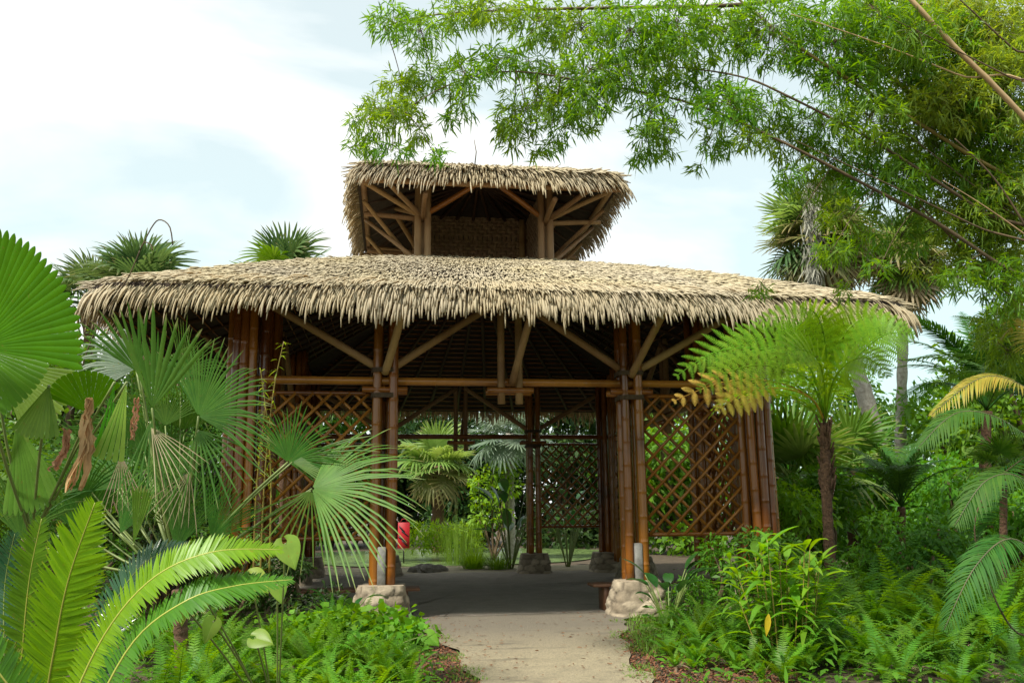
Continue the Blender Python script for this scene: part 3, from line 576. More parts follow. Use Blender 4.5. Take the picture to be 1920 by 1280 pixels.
# lattice panels between the posts of every corner
def lattice(p0, p1, z0=1.18, z1=3.34):
    p0 = np.array([*p0, 0.]); p1 = np.array([*p1, 0.]); d = nrm(p1-p0); ln = np.linalg.norm(p1-p0); nn = np.cross(d, Z); H = z1-z0
    for zz in (z0, z1): o = pole('lattice_rail', p0+Z*zz, p1+Z*zz, .034, 'pole', pav, .004)
    mb = MB(); st = .275
    for sg in (-1, 1):
        c = -H
        while c < ln+H:
            a0, a1 = (c, c+H) if sg > 0 else (c+H, c); zz = [0., H]
            seg = [(a0, 0.), (a1, H)]; (xa, ya), (xb, yb) = seg; ts = [0., 1.]
            t0, t1 = 0., 1.
            dx = xb-xa
            for lim in (0., ln):
                tt = (lim-xa)/dx
                if 0 < tt < 1:
                    if (dx > 0) == (lim == 0.): t0 = max(t0, tt)
                    else: t1 = min(t1, tt)
            xm = xa+dx*(t0+t1)/2
            if t1-t0 > .06 and 0 <= xm <= ln:
                j = random.gauss(0, .008); A = p0+d*(xa+dx*t0+j)+Z*(z0+H*t0)+nn*.02*sg; B = p0+d*(xa+dx*t1+random.gauss(0, .008))+Z*(z0+H*t1)+nn*.02*sg
                mb.tube(np.array([A, (A+B)/2+nn*random.gauss(0, .006), B]), .026, 6, random.random())
            c += st
    mb.build('lattice_panel', M['slat'], o)
g = .2
for y in (0, LY): 
    for s in (-1, 1): lattice((s*(A_+g), y), (s*(XC-.25), y))
for x in (-XC, XC):
    lattice((x, .95), (x, 2.35-g)); lattice((x, LY-2.35+g), (x, LY-.95))
# rafters and battens under the lower roof
def rafter(x0, y0, x1, y1, r=.05, nm='rafter', par=None, zf=None, drop=0.0):
    zf = zf or roof_z; n = 6; f = np.linspace(0, 1, n); P = np.array([[x0+(x1-x0)*k, y0+(y1-y0)*k, 0] for k in f])
    for q in P: q[2] = zf(q[0], q[1])-r-drop+.03
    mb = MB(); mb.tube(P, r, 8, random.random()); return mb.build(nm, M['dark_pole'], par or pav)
for s in (-1, 1):
    for k in np.linspace(-4.8, 4.8, 13):
        q = max(-1.25, min(1.25, k*.26)); yo = YC+s*(YC+1.4); yi = YC+s*1.3
        rafter(k, yo, q, yi, .042, 'rafter', lroof)
        rafter(s*5.75, YC+k*1.15, s*1.3, YC+max(-1.25, min(1.25, k*.26)), .042, 'rafter', lroof)
mb = MB()
for t in np.linspace(.03, .96, 24):
    for sec in (0, 2, 4, 6):
        f = np.linspace(0, 1, 3); P = low.pt(sec, f, np.full(3, t))-Z*.25; mb.tube(P, .016, 4, random.random())
mb.build('batten', M['slat'], lroof)
# lantern: corner posts, arms, braces, edge beams, rafters, woven walls
W_, U_, ZE = 1.26, 2.45, 7.76
for sx in (-1, 1):
    for sy in (-1, 1):
        cx, cy = sx*W_, YC+sy*W_
        for dx, dy in ((-.1, -.08), (.1, -.08), (0, .1)):
            pole('lantern_post', (cx+dx, cy+dy, 6.2), (cx+dx, cy+dy, 8.5-.15), .075, 'pale', uroof)
        n = np.array([cx, cy, 7.42]); 
        pole('lantern_arm', n, (sx*U_, cy, 7.5), .055, 'pale', uroof); pole('lantern_arm', n, (cx, YC+sy*U_, 7.52), .055, 'pale', uroof)
        pole('lantern_brace', n+Z*.05, (sx*(U_-.35), YC+sy*U_, 7.86), .055, 'pale', uroof)
        pole('lantern_brace', n+Z*.05, (sx*U_, YC+sy*(U_-.35), 7.86), .055, 'pale', uroof)
        pole('lantern_brace', n+Z*.08, (sx*.22, YC+sy*(W_+.55), 8.02), .06, 'beam', uroof)
        pole('lantern_brace', n+Z*.08, (sx*(W_+.55), YC+sy*.22, 8.02), .06, 'pale', uroof)
        pole('lantern_brace', (cx+sx*.1, cy, 6.55), (sx*U_, cy-sy*.7, 7.62), .045, 'pale', uroof)
        pole('lantern_brace', (cx+sx*.1, cy-sy*1.0, 6.75), (sx*U_, cy+sy*.3, 7.66), .045, 'pale', uroof)
for s in (-1, 1):
    pole('edge_beam', (-U_-.15, YC+s*U_, ZE), (U_+.15, YC+s*U_, ZE), .06, 'pale', uroof); pole('edge_beam', (s*U_, YC-U_-.15, ZE+.1), (s*U_, YC+U_+.15, ZE+.1), .06, 'pale', uroof)
uz = lambda x, y: 8.08+(9.0-8.08)*((2.72-max(abs(x), abs(y-YC)))/2.6)-.24
for s in (-1, 1):
    for k in np.linspace(-2.3, 2.3, 7):
        rafter(k, YC+s*2.5, k*.05, YC+s*.15, .04, 'rafter', uroof, uz); rafter(s*2.5, YC+k, s*.15, YC+k*.05, .04, 'rafter', uroof, uz)
def woven(p0, p1, z0, z1, gap=.0):
    """matting woven of wide strips, with slits between some of them"""
    p0 = np.array([*p0, 0.]); p1 = np.array([*p1, 0.]); d = nrm(p1-p0); ln = np.linalg.norm(p1-p0); nn = np.cross(d, Z); mb = MB()
    nv = int(ln/.11); nh = int((z1-z0)/.085)
    for k in range(nv):
        x = (k+.5)*ln/nv; zz = np.linspace(z0, z1, nh+1); off = .008*(-1)**(np.arange(nh+1)+k)
        c = p0+d*x+Z*zz[:, None]+nn*off[:, None]; h = d*(ln/nv*.44); v = np.stack([c-h, c+h, c+h+nn*.004, c-h+nn*.004], 1); a = np.arange(nh)[:, None]*4+np.arange(4)[None]
        mb.add(v, np.stack([a, np.arange(nh)[:, None]*4+(np.arange(4)+1)[None] % 4, np.arange(nh)[:, None]*4+4+(np.arange(4)+1)[None] % 4, a+4], -1), None, random.random())
    for k in range(nh):
        if random.random() < .2: continue
        zc = z0+(k+.5)*(z1-z0)/nh; xs = np.linspace(0, ln, nv+1); off = .014*(-1)**(np.arange(nv+1)+k)
        c = p0+d*xs[:, None]+Z*zc+nn*off[:, None]; h = Z*((z1-z0)/nh*(.47 if random.random() < .8 else .36)); v = np.stack([c-h, c+h, c+h+nn*.004, c-h+nn*.004], 1); a = np.arange(nv)[:, None]*4+np.arange(4)[None]; b = np.arange(nv)[:, None]*4+(np.arange(4)+1)[None] % 4
        mb.add(v, np.stack([a, b, b+4, a+4], -1), None, random.random())
    return mb.build('woven_wall', M['mat_wall'], uroof)
woven((-W_+.12, YC+W_), (W_-.12, YC+W_), 6.3, 8.62-.16); woven((-W_, YC+.05), (-W_, YC+W_-.1), 6.3, 8.3); woven((W_, YC-W_+.1), (W_, YC+W_-.1), 6.3, 8.3)
mb = MB(); mb.tube(np.array([pix(890, 312, 16.6), pix(893, 285, 16.6), pix(889, 262, 16.6)]), [.012, .01, .006], 5); mb.build('roof_rod', M['twig'], uroof)
# benches behind the corner panels
for s, lab in ((-1, 'low red brown plank bench below the lattice panel beside the fan palms'), (1, 'low red brown plank bench below the lattice panel beside the tree fern')):
    x0, x1 = s*1.35, s*3.7; c = (x0+x1)/2
    bt = thing('plank_bench', lab, 'bench', (c, .62, 0), 'benches inside the pavilion')
    mb = MB()
    for k in range(3): mb.box((c, .46+.16*k, .40), (abs(x1-x0), .145, .045), 0, .008)
    mb.build('seat', M['wood'], bt)
    for q in (.3, -.3):
        mb = MB(); mb.box((c+q*abs(x1-x0)*1.35, .62, .19), (.09, .40, .37), 0, .01); mb.build('leg', M['wood'], bt)

# ------------------------------------------------------------------ plants: shared leaf shapes (base at the origin, along +y, upper side +z)
def proto(mb, name, mat):
    o = mb.build(name, M[mat]); me = o.data; bpy.data.objects.remove(o); return me
def dirv(deg, toward=0.0):
    """a direction as seen from the path: deg clockwise from up, leaning towards the viewer"""
    a = math.radians(deg); return nrm(UP*math.cos(a)+RT*math.sin(a)-fw*toward)
def fern_frond(mat, Lg=.6, n=26, ll=.07, lw=.02, e0=55, e1=-25):
    mb = MB(); P = arc((0, 0, 0), 0, e0, e1, Lg, 12); pinnate(mb, P, n, ll, lw, Z, 80, .12, .15, .1, [1, .85, .1], .0035, 'fern', 2); return proto(mb, 'frond', mat)
FB = [fern_frond('l_fern', .62, 27, .075, .021, e0, e1) for e0, e1 in ((70, 5), (60, -35), (78, -10))]
FX = [fern_frond('l_dead', .62, 24, .06, .014, 30, -60)]
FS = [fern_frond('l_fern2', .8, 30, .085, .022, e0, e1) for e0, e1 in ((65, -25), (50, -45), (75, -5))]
def fern(loc, sc, protos, n, label, group, spread=(0, 30)):
    o = thing('sword_fern', label, 'fern', loc, group)
    a0 = random.random()*6
    for k in range(n):
        a = a0+k*2.4+random.gauss(0, .2); tilt = R_(random.uniform(-8, 22)); d = np.array([math.sin(a)*math.cos(tilt), math.cos(a)*math.cos(tilt), math.sin(tilt)])
        nm = np.array([-math.sin(a)*math.sin(tilt), -math.cos(a)*math.sin(tilt), math.cos(tilt)])
        put(FX[0] if random.random() < .08 else protos[k % len(protos)], 'frond', o, (0, 0, .01), d, nm, sc*random.uniform(.75, 1.15))
    return o
def fan_proto(mat, pet=.45, Rr=.6, **k):
    mb = MB(); mb.tube(arc((0, 0, -.0), 0, 4, -4, pet, 5), [.022, .016, .013, .012, .011], 5, .5, ln0=0)
    fan(mb, np.array([0, pet, 0.]), (0, 1, 0), (0, 0, 1), Rr, **k); return proto(mb, 'frond', mat)
SAB = {}
for key, mt in (('g', 'l_sabal'), ('y', 'l_sabaly'), ('o', 'l_sabalo'), ('d', 'l_dead'), ('s', 'l_silver'), ('p', 'l_palmlight')):
    SAB[key] = [fan_proto(mt, .42, .62, nseg=26, span=sp, split=.42, droop=dr, pleat=.5, cup=cu, tipdroop=td) for sp, dr, cu, td in ((230, .15, .16, .1), (270, .3, -.05, .2))]
def trunk_mb(p0, p1, r, bow=0.0, rough=.12, n=22):
    mb = MB(); p0 = np.asarray(p0, float); p1 = np.asarray(p1, float); f = np.linspace(0, 1, n); P = p0+(p1-p0)*f[:, None]; P = P+np.array([1, 0, 0])*(bow*4*f*(1-f))[:, None]
    P = smooth_path(P, n*2); return mb.tube(P, r*(1+rng.uniform(-rough, rough, len(P)))*np.linspace(1.12, .92, len(P)), 10)
def palm(name, label, base, top, R0, kinds, n, er=(-35, 85), tr=.16, tmat='grey', group=None, sc=1.0, boots=False, bow=0.0):
    o = thing(name, label, 'palm', base, group); trunk_mb(base, top, tr, bow).build('trunk', M[tmat], o)
    base = np.asarray(base); top = np.asarray(top); a0 = random.random()*6
    for k in range(n):
        u = (k+.5)/n; el = R_(er[1]+(er[0]-er[1])*u+random.gauss(0, 7)); a = a0+k*2.4+random.gauss(0, .15)
        d = np.array([math.sin(a)*math.cos(el), math.cos(a)*math.cos(el), math.sin(el)]); nm = np.array([-math.sin(a)*math.sin(el), -math.cos(a)*math.sin(el), math.cos(el)])
        kd = kinds[min(len(kinds)-1, int(u*len(kinds)))]; put(SAB[kd][k % 2], 'frond', o, top-base+d*.05, d, nm, R0*random.uniform(.82, 1.1))
    return o
def shrub(name, label, base, blobs, n, size, mat, group=None, cat='shrub', wr=.45, stem=True, droop=.25, tr=.05, smat='twig', out=.6):
    """blobs: (dx, dy, z, rx, ry, rz) over the base"""
    o = thing(name, label, cat, base, group); b = [(base[0]+q[0], base[1]+q[1], q[2], *q[3:]) for q in blobs]
    crown_leaves(MB(), b, n, size, wr, droop, out).build('crown' if cat == 'tree' else 'foliage', M[mat], o)
    if stem:
        mb = MB()
        for q in b:
            c = np.array(q[:3]); m_ = (np.asarray(base)+c)/2+np.array([random.gauss(0, .1), random.gauss(0, .1), 0])
            mb.tube(smooth_path([base, m_, c], 8), np.linspace(tr, tr*.35, 8), 6)
        mb.build('trunk' if cat == 'tree' else 'stem', M[smat], o)
    return o
def blobs_for(w, h, k, z0=.3, seedk=None, fill=.45):
    o = []
    for _ in range(k):
        a = random.random()*6.28; rr = random.random()**.5; zz = random.uniform(z0, 1); sh = (1-(zz-.4)**2*.9)
        q = fill*random.uniform(.7, 1.25); o.append((math.cos(a)*rr*w/2*sh*.8, math.sin(a)*rr*w/2*sh*.8, zz*h*.88, w*.5*q, w*.5*q, h*.36*q))
    return o

# ---- far side of the pavilion, seen through the openings
palm('sabal_palm', 'green fan palm with a fibrous trunk behind the pond, framed by the pavilion opening', gat(822, 36), pix(820, 872, 36), 1.9, ['y', 'y', 'y', 'o'], 26, (-60, 80), .26, 'boot')
palm('silver_fan_palm', 'silvery fan palm hanging its fans below the far eave', gat(958, 30), pix(955, 812, 30), 1.75, ['s'], 16, (-50, 70), .15, 'grey')
shrub('lime_shrub', 'lime green leafy clump at the pond edge beside the reeds', gat(833, 29.5), [(x, y, z, .5, .4, .3) for x in (-.9, -.45, 0, .45, .9) for y in (-.3, .2) for z in (.55, 1.0)], 1500, .26, 'l_bright', wr=.2, stem=False, droop=.1, out=.35)
def blade_clump(name, label, base, n, h, spread, mat, cat, wd=.012, droop=.35, group=None, thick=.25):
    o = thing(name, label, cat, base, group); a = rng.random(n)*6.28; rr = rng.random(n)**.5*thick
    p = np.asarray(base)+np.stack([np.cos(a)*rr, np.sin(a)*rr, np.zeros(n)], -1); lean = rng.uniform(0, spread, n); d = np.stack([np.cos(a)*lean, np.sin(a)*lean, np.ones(n)], -1)
    mb = MB(); mb.blades(p, d, np.stack([-np.cos(a), -np.sin(a), np.full(n, .3)], -1), h*rng.uniform(.6, 1.1, n), wd, droop*rng.uniform(.2, 1.5, n), 5, [.8, 1, .9, .7, .45, .06]); mb.build('foliage', M[mat], o); return o
blade_clump('reed_clump', 'thin upright reeds standing at the near edge of the pond', gat(862, 27), 240, 1.7, .25, 'l_grass', 'reeds', .012, .15, None, .65)
blade_clump('grass_tuft', 'rounded bright grass tuft by the sandy clearing in front of the reeds', gat(888, 24.6), 500, .95, .9, 'l_bright', 'grass tuft', .014, .55, None, .3)
blade_clump('grass_tuft', 'small grass tuft at the foot of the broad leaved plant beside the far footing', gat(935, 24.2), 300, .7, .9, 'l_shrub', 'grass tuft', .014, .55, None, .3)
shrub('pale_shrub', 'tall pale green shrub behind the broad leaved plant in the far opening', gat(925, 29), [(x, 0, z, .42, .4, .38) for x, z in ((-.5, 2.6), (0, 2.9), (.45, 3.1), (-.4, 2.0), (.2, 2.2), (.6, 2.5), (-.5, 1.4), (.3, 1.5))], 900, .2, 'l_bright', wr=.5)
def broad_plant(name, label, base, n, Lf, Wf, mat, hgt, group=None, stalk='stemg', tilt=(.2, 1.0), cat='plant', droop=.35, spread=.15):
    o = thing(name, label, cat, base, group); base = np.asarray(base, float)
    for k in range(n):
        a = k*2.4+random.random(); tl = random.uniform(*tilt); h = hgt*random.uniform(.45, 1.0); q = base+np.array([math.cos(a), math.sin(a), 0])*(spread+tl*h*.35)+Z*h
        mb = MB(); mb.blades([q], [np.array([math.cos(a)*tl, math.sin(a)*tl, 1-tl*.6])], [np.array([-math.cos(a)*.5, -math.sin(a)*.5, 1])], Lf*random.uniform(.7, 1.15), Wf*random.uniform(.8, 1.1), droop*random.uniform(.6, 1.4), 8, [.12, .6, .9, 1, .98, .86, .65, .36, .03], .3)
        lf = mb.build('leaf', M[mat], o); mb = MB(); b0 = base+np.array([math.cos(a), math.sin(a), 0])*spread*.3; mb.tube(smooth_path([b0, (b0+q)/2+Z*.1*h, q], 7), np.linspace(.014, .007, 7)*max(1, Lf*1.6), 5); mb.build('leaf_stalk', M[stalk], lf)
    return o
broad_plant('broad_leaved_plant', 'tall plant with dark glossy paddle leaves beside the far footing', gat(958, 24.3), 15, .95, .3, 'l_broad', 2.2, tilt=(.15, 1.0))
broad_plant('broad_leaved_plant', 'dark glossy leaved plant low in the shade behind the far lattice', gat(1065, 25), 14, .9, .28, 'l_broad', 2.0, tilt=(.2, 1.1))
rk = [gat(778, 23.4), gat(802, 23.2), gat(822, 23.6), gat(790, 24.2)]
for k, q in enumerate(rk):
    mb = MB(); u = np.linspace(0, 2*math.pi, 14, endpoint=False); v = np.linspace(.02, 1, 6); Um, Vm = np.meshgrid(u, v)
    r = .18*random.uniform(.7, 1.25); rad = r*np.sin(np.arccos(np.clip(1-Vm, 0, 1)))[::1]*(1+.25*np.sin(3*Um+k)+rng.normal(0, .07, Um.shape)); V = np.stack([q[0]+rad*np.cos(Um)*1.3, q[1]+rad*np.sin(Um), (1-Vm)*r*1.1], -1)
    i, j = np.meshgrid(np.arange(5), np.arange(14), indexing='ij'); mb.add(V, np.stack([i*14+j, i*14+(j+1) % 14, (i+1)*14+(j+1) % 14, (i+1)*14+j], -1))
    o = mb.build('rock', M['rock'], None, False, org=q); o['label'] = 'small grey rock on the sandy bank of the pond below the lime shrub'; o['category'] = 'rock'; o['group'] = 'rocks on the pond bank'
rs = gat(757, 28); sg = thing('red_sign', 'red banner sign with dark slanting marks standing by the pond', 'sign', rs)
c = pix(757, 1003, 28); mb = MB(); mb.box(c, (.38, .03, .82), -.1, .008); pn = mb.build('panel', M['red'], sg)
mb = MB()
for dx, dz, l_ in ((-.05, .2, .2), (.06, .05, .26), (-.02, -.12, .3), (.05, -.25, .22)): mb.tube(np.array([c+np.array([dx-l_/2, -.025, dz+.09]), c+np.array([dx+l_/2*.7, -.025, dz-.09])]), .022, 4)
mb.build('marks', M['black'], pn); mb = MB(); mb.tube(np.array([rs, c-Z*.4]), .025, 6); mb.build('post', M['black'], sg)
mb = MB(); mb.tube(np.array([c+np.array([-.12, 0, .41]), c+np.array([-.05, 0, .52]), c+np.array([.05, 0, .52]), c+np.array([.12, 0, .41])]), .012, 5); mb.build('handle', M['red'], sg)

# ---- trees and palms round the garden
TB = 'trees behind the pavilion'
def tree(label, x, d, h, w_, mat, n, size, k=13, z0=.25):
    b = gat(x, d); return shrub('garden_tree', label, b, [(0, 0, h*.5, w_*.3, w_*.3, h*.28)]+blobs_for(w_, h, k, z0), n, size, mat, TB, 'tree', tr=.16, smat='twig', wr=.5)
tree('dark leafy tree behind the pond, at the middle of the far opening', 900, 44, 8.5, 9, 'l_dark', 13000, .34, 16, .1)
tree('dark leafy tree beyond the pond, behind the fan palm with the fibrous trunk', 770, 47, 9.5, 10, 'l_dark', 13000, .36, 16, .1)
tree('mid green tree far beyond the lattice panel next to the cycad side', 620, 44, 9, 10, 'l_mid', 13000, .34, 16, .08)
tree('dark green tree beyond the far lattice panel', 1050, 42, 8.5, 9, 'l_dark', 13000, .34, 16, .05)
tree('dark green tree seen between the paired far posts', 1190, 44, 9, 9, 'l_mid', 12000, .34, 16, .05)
tree('fresh green tree filling the view through the lattice by the tree fern', 1290, 33, 5.6, 6, 'l_shrub', 7000, .3, 18, .03)
tree('mid green tree low behind the tree fern trunk', 1480, 34, 7.5, 8, 'l_shrub', 7000, .3, 18, .04)
tree('deep green tree between the two pale palm trunks', 1660, 33, 7.6, 6.5, 'l_mid', 7000, .3, 18, .04)
tree('light green tree rising beside the bamboo, below the gap of sky', 1850, 26, 7.2, 5.0, 'l_shrub', 9000, .26, 20, .04)
tree('light green tree at the edge of the view behind the feather palm', 2000, 24, 7.6, 6.5, 'l_shrub', 8000, .26, 20, .04)
tree('dark tree behind the sabal palms at the thatch corner', 60, 30, 7.2, 9, 'l_mid', 8000, .3, 20, .04)
tree('dark tree behind the big round fan leaf', -140, 26, 7.0, 8, 'l_mid', 7000, .3, 18, .04)
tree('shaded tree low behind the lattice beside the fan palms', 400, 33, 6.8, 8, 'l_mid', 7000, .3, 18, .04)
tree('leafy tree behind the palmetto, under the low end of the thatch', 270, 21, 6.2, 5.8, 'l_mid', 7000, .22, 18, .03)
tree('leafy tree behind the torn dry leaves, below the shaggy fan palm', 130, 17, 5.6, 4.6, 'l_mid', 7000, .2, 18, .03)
palm('sabal_palm', 'tall bushy green fan palm rising over the low end of the thatch', gat(265, 22), pix(262, 548, 22), 1.65, ['g'], 22, (-25, 88), .17, 'boot', 'fan palms above the thatch')
palm('sabal_palm', 'fan palm with a few upright fans peeping over the middle of the roof slope', gat(535, 27), pix(533, 522, 27), 1.75, ['g', 'p'], 15, (-10, 85), .17, 'boot', 'fan palms above the thatch')
palm('sabal_palm', 'shaggy fan palm half hidden behind the big round leaf and the roof corner', gat(165, 25), pix(168, 562, 25), 1.65, ['g'], 16, (-20, 80), .17, 'boot', 'fan palms above the thatch')
cp1 = palm('cabbage_palm', 'tall leaning cabbage palm with a skirt of dead fronds behind the roof', gat(1712, 26), pix(1535, 445, 26), 1.95, ['g', 'g', 'y', 'o', 'g', 'o', 'd'], 64, (-88, 85), .24, 'grey', 'cabbage palms', bow=.0)
mb = MB(); q0 = pix(1524, 335, 25); n_ = 900; pp = np.stack([pix(1524+random.gauss(0, 7), 335+215*random.random(), 24.6+random.gauss(0, .12)) for _ in range(n_)]); mb.blades(pp, np.stack([rng.normal(0, .35, n_), rng.normal(0, .35, n_), -np.ones(n_)], -1), rng.normal(size=(n_, 3)), .38, .035, .1, 2, [.5, 1, .1]); mb.build('hanging_moss', M['moss'], cp1)
cp2 = palm('cabbage_palm', 'straight cabbage palm with hanging straw coloured fronds behind the thatch corner', gat(1684, 28), pix(1696, 490, 28), 1.9, ['g', 'y', 'o', 'o', 'p', 'd'], 46, (-85, 75), .17, 'grey', 'cabbage palms')
palm('fan_palm', 'pale young fan palm behind the bundle of corner posts', gat(1478, 18.5), pix(1482, 905, 18.5), 2.1, ['p', 'y'], 16, (5, 85), .12, 'boot')
palm('fan_palm', 'pale fan palm between the tree fern trunk and the leaning palm trunk', gat(1600, 20), pix(1598, 880, 20), 1.6, ['p'], 12, (5, 85), .12, 'boot')
palm('fan_palm', 'small grey green fan palm among ferns below the arching feather palm', gat(1880, 12), pix(1882, 880, 12), .6, ['p'], 10, (-5, 85), .05, 'boot')
def feather_proto(mat, Lg, e0, e1, n, ll, lw, vee=.15, droop=.3):
    mb = MB(); pinnate(mb, arc((0, 0, 0), 0, e0, e1, Lg, 16), n, ll, lw, Z, 58, vee, droop, .16, [.5, 1, .6, .05], .014, 'std', 3); return proto(mb, 'frond', mat)
FD = [feather_proto('l_date', 2.2, e0, e1, 52, .36, .03) for e0, e1 in ((70, -20), (55, -40), (80, 10))]
FDY = [feather_proto('l_datey', 1.5, 45, -50, 46, .26, .022)]
def feather_palm(label, base, top, n, sc, er, tr=.07, group=None, az=None, extra=None):
    o = thing('feather_palm', label, 'palm', base, group); base = np.asarray(base); top = np.asarray(top); trunk_mb(base, top, tr).build('trunk', M['boot'], o)
    for k in range(n):
        a = (k*2.4 if az is None else random.uniform(*az)); tl = R_(random.uniform(*er)); d = np.array([math.sin(a)*math.cos(tl), math.cos(a)*math.cos(tl), math.sin(tl)]); nm = np.array([-math.sin(a)*math.sin(tl), -math.cos(a)*math.sin(tl), math.cos(tl)])
        put((extra if extra and k % 6 == 5 else FD)[k % (len(extra) if extra and k % 6 == 5 else 3)], 'frond', o, top-base, d, nm, sc*random.uniform(.8, 1.1))
    return o
feather_palm('dark feather palm arching below the bamboo beside the thatch corner', gat(1840, 14), pix(1850, 770, 14), 20, 1.0, (-20, 25), .09, 'feather palms by the bamboo')
feather_palm('feather palm at the edge of the view under the bamboo', gat(1990, 11), pix(1985, 800, 11), 18, 1.0, (-20, 25), .09, 'feather palms by the bamboo')
feather_palm('low feather palm standing in the ferns beyond the tree fern', gat(1690, 15.5), pix(1690, 950, 15.5), 14, .9, (-15, 25), .08, 'feather palms by the bamboo')

# ---- shrubs filling the middle distance
def sh(label, x, d, h, w_, mat, n, size, k=9, wr=.42, group=None, z0=.15): return shrub('leafy_shrub', label, gat(x, d), blobs_for(w_, h, k, z0), n, size, mat, group, 'shrub', wr)
SR = 'shrubs behind the ferns'
sh('bright green shrub behind the leaning palm trunk', 1640, 21, 2.6, 3.2, 'l_shrub', 3200, .2, 12, group=SR)
sh('bright leafy shrub below the straight palm trunk', 1730, 19, 2.7, 3.0, 'l_shrub', 3200, .2, 12, group=SR)
sh('bright leafy shrub beneath the yellow tipped palm frond', 1800, 17, 2.5, 2.6, 'l_shrub', 3000, .17, 12, group=SR)
sh('dense green shrub at the edge of the view under the feather palms', 1930, 14, 2.4, 2.6, 'l_shrub', 3000, .15, 12, group=SR)
sh('bright leafy shrub behind the tree fern trunk', 1545, 16, 2.5, 2.6, 'l_shrub', 3400, .16, 10, group=SR)
sh('dark shrub hiding the foot of the corner posts beside the tree fern', 1440, 12.2, 1.25, 1.2, 'l_mid', 1700, .11, 9, group=SR)
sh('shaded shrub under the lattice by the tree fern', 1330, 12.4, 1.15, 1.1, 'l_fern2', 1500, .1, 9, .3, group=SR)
sh('lime leafy shrub beside the corner posts, behind the leafy clump', 1475, 14.5, 2.1, 1.7, 'l_bright', 2600, .13, 11, group=SR)
sh('leafy shrub between the tree fern and the ferns', 1650, 12, 1.5, 1.6, 'l_shrub', 2200, .1, 10, group=SR)
sh('light leafy shrub below the arching palm frond', 1770, 11, 1.5, 1.5, 'l_mid', 2200, .1, 10, group=SR)
SL = 'shrubs behind the fan palms'
sh('dim shrub behind the hanging dry leaves', 130, 11, 2.6, 2.4, 'l_mid', 3000, .12, 12, group=SL)
sh('dim shrub at the edge of the view under the round fan leaves', -20, 9, 2.2, 2.2, 'l_mid', 3000, .1, 12, group=SL)
sh('dark shrub behind the palmetto trunk', 290, 12, 2.6, 2.4, 'l_dark', 3000, .12, 12, group=SL)
sh('dark shrub at the foot of the corner posts beside the palmetto', 420, 11.6, 1.4, 1.3, 'l_mid', 1800, .1, 10, group=SL)
sh('dark shrub under the lattice beside the palmetto stalks', 560, 11.6, 1.0, 1.1, 'l_dark', 1500, .09, 9, group=SL)

# ---- tree fern
def bipinnate(mb, P, n=15, pl=.44, m=15, lf=.06, lw=.02, s0=.14, up=Z):
    f = np.linspace(s0, .985, n); B = at_s(P, f); T = nrm(at_s(nrm(np.gradient(P, axis=0)), f)); S = nrm(np.cross(T, np.broadcast_to(up, T.shape))); U = np.cross(S, T); g = (f-s0)/(1-s0)
    pf = np.clip(np.minimum(.45+g*1.9, 1.0)*np.minimum(1, (1.05-g)*1.9), .1, 1)
    for sg in (-1, 1):
        for k in range(n):
            Lp = pl*pf[k]*rng.uniform(.93, 1.06); an = math.radians(74-22*g[k]); d = S[k]*sg*math.sin(an)+T[k]*math.cos(an)+U[k]*.12
            x = np.linspace(0, 1, 7); c = B[k]+nrm(d)*(x*Lp)[:, None]-Z*(.22*Lp*x**2)[:, None]; mm = max(4, int(m*pf[k]**.5)); ff = np.linspace(.06, .99, mm)
            b = at_s(c, ff); t = nrm(at_s(nrm(np.gradient(c, axis=0)), ff)); s_ = nrm(np.cross(t, U[k])); q = np.clip(np.sin(np.pi*np.clip(ff*.8+.2, 0, 1))**.7, .15, 1)
            for s2 in (-1, 1): mb.blades(b, s_*s2*.93+t*.4, np.cross(s_, t), lf*q*(pf[k]**.5), lw*np.clip(pf[k]**.3, .5, 1), .1, 1, [1, .12])
            mb.tube(c, np.linspace(.003, .001, 7), 3, .4, False)
    mb.tube(P, np.linspace(.014, .003, len(P)), 6, .4); return mb
tfp = []
for e0, e1, mt in ((66, -38, 'l_treefern'), (60, -55, 'l_treefern'), (76, -12, 'l_treefern'), (42, -60, 'l_yellowfern')):
    mb = MB(); bipinnate(mb, arc((0, 0, 0), 0, e0, e1, 2.05, 18)); tfp.append(proto(mb, 'frond', mt))
tb = gat(1568, 11); tt = pix(1546, 792, 11)
tf = thing('tree_fern', 'tree fern with slim brown trunk and flat crown of lacy bright fronds, the lowest yellowing', 'tree fern', tb)
trunk_mb(tb, tt, .066, -.03, .12).build('trunk', M['boot'], tf)
mb = MB(); trk = rng.random(70)
for k in range(70):                                                      # old stalk stubs below the crown
    f_ = .62+.38*trk[k]; a = rng.random()*6.28; p_ = tb+(tt-tb)*f_+np.array([math.cos(a), math.sin(a), 0])*.06; mb.tube(np.array([p_, p_+np.array([math.cos(a)*.05, math.sin(a)*.05, .14])]), [.016, .009], 5)
mb.build('stalk_stubs', M['boot'], tf)
azc = math.atan2(RT[0], RT[1])                                           # azimuth of the picture's right
for k, (da, kind, tl, sc) in enumerate([(165, 1, 2, .9), (150, 0, -4, .9), (215, 1, 4, .9), (60, 0, 0, .85), (95, 2, -6, .9), (120, 0, 0, .9), (240, 0, 5, .9),  (178, 2, -22, .8)]):
    a = azc+R_(da)*-1.0; tl = R_(tl); d = np.array([math.sin(a)*math.cos(tl), math.cos(a)*math.cos(tl), math.sin(tl)]); nm = np.array([-math.sin(a)*math.sin(tl), -math.cos(a)*math.sin(tl), math.cos(tl)])
    o = put(tfp[kind], 'frond', tf, tt-tb, d, nm, sc*.93)
    if kind == 3: o['label'] = 'yellowed lower frond'
vu = lambda a, b: nrm(-fw*a+UP*b)
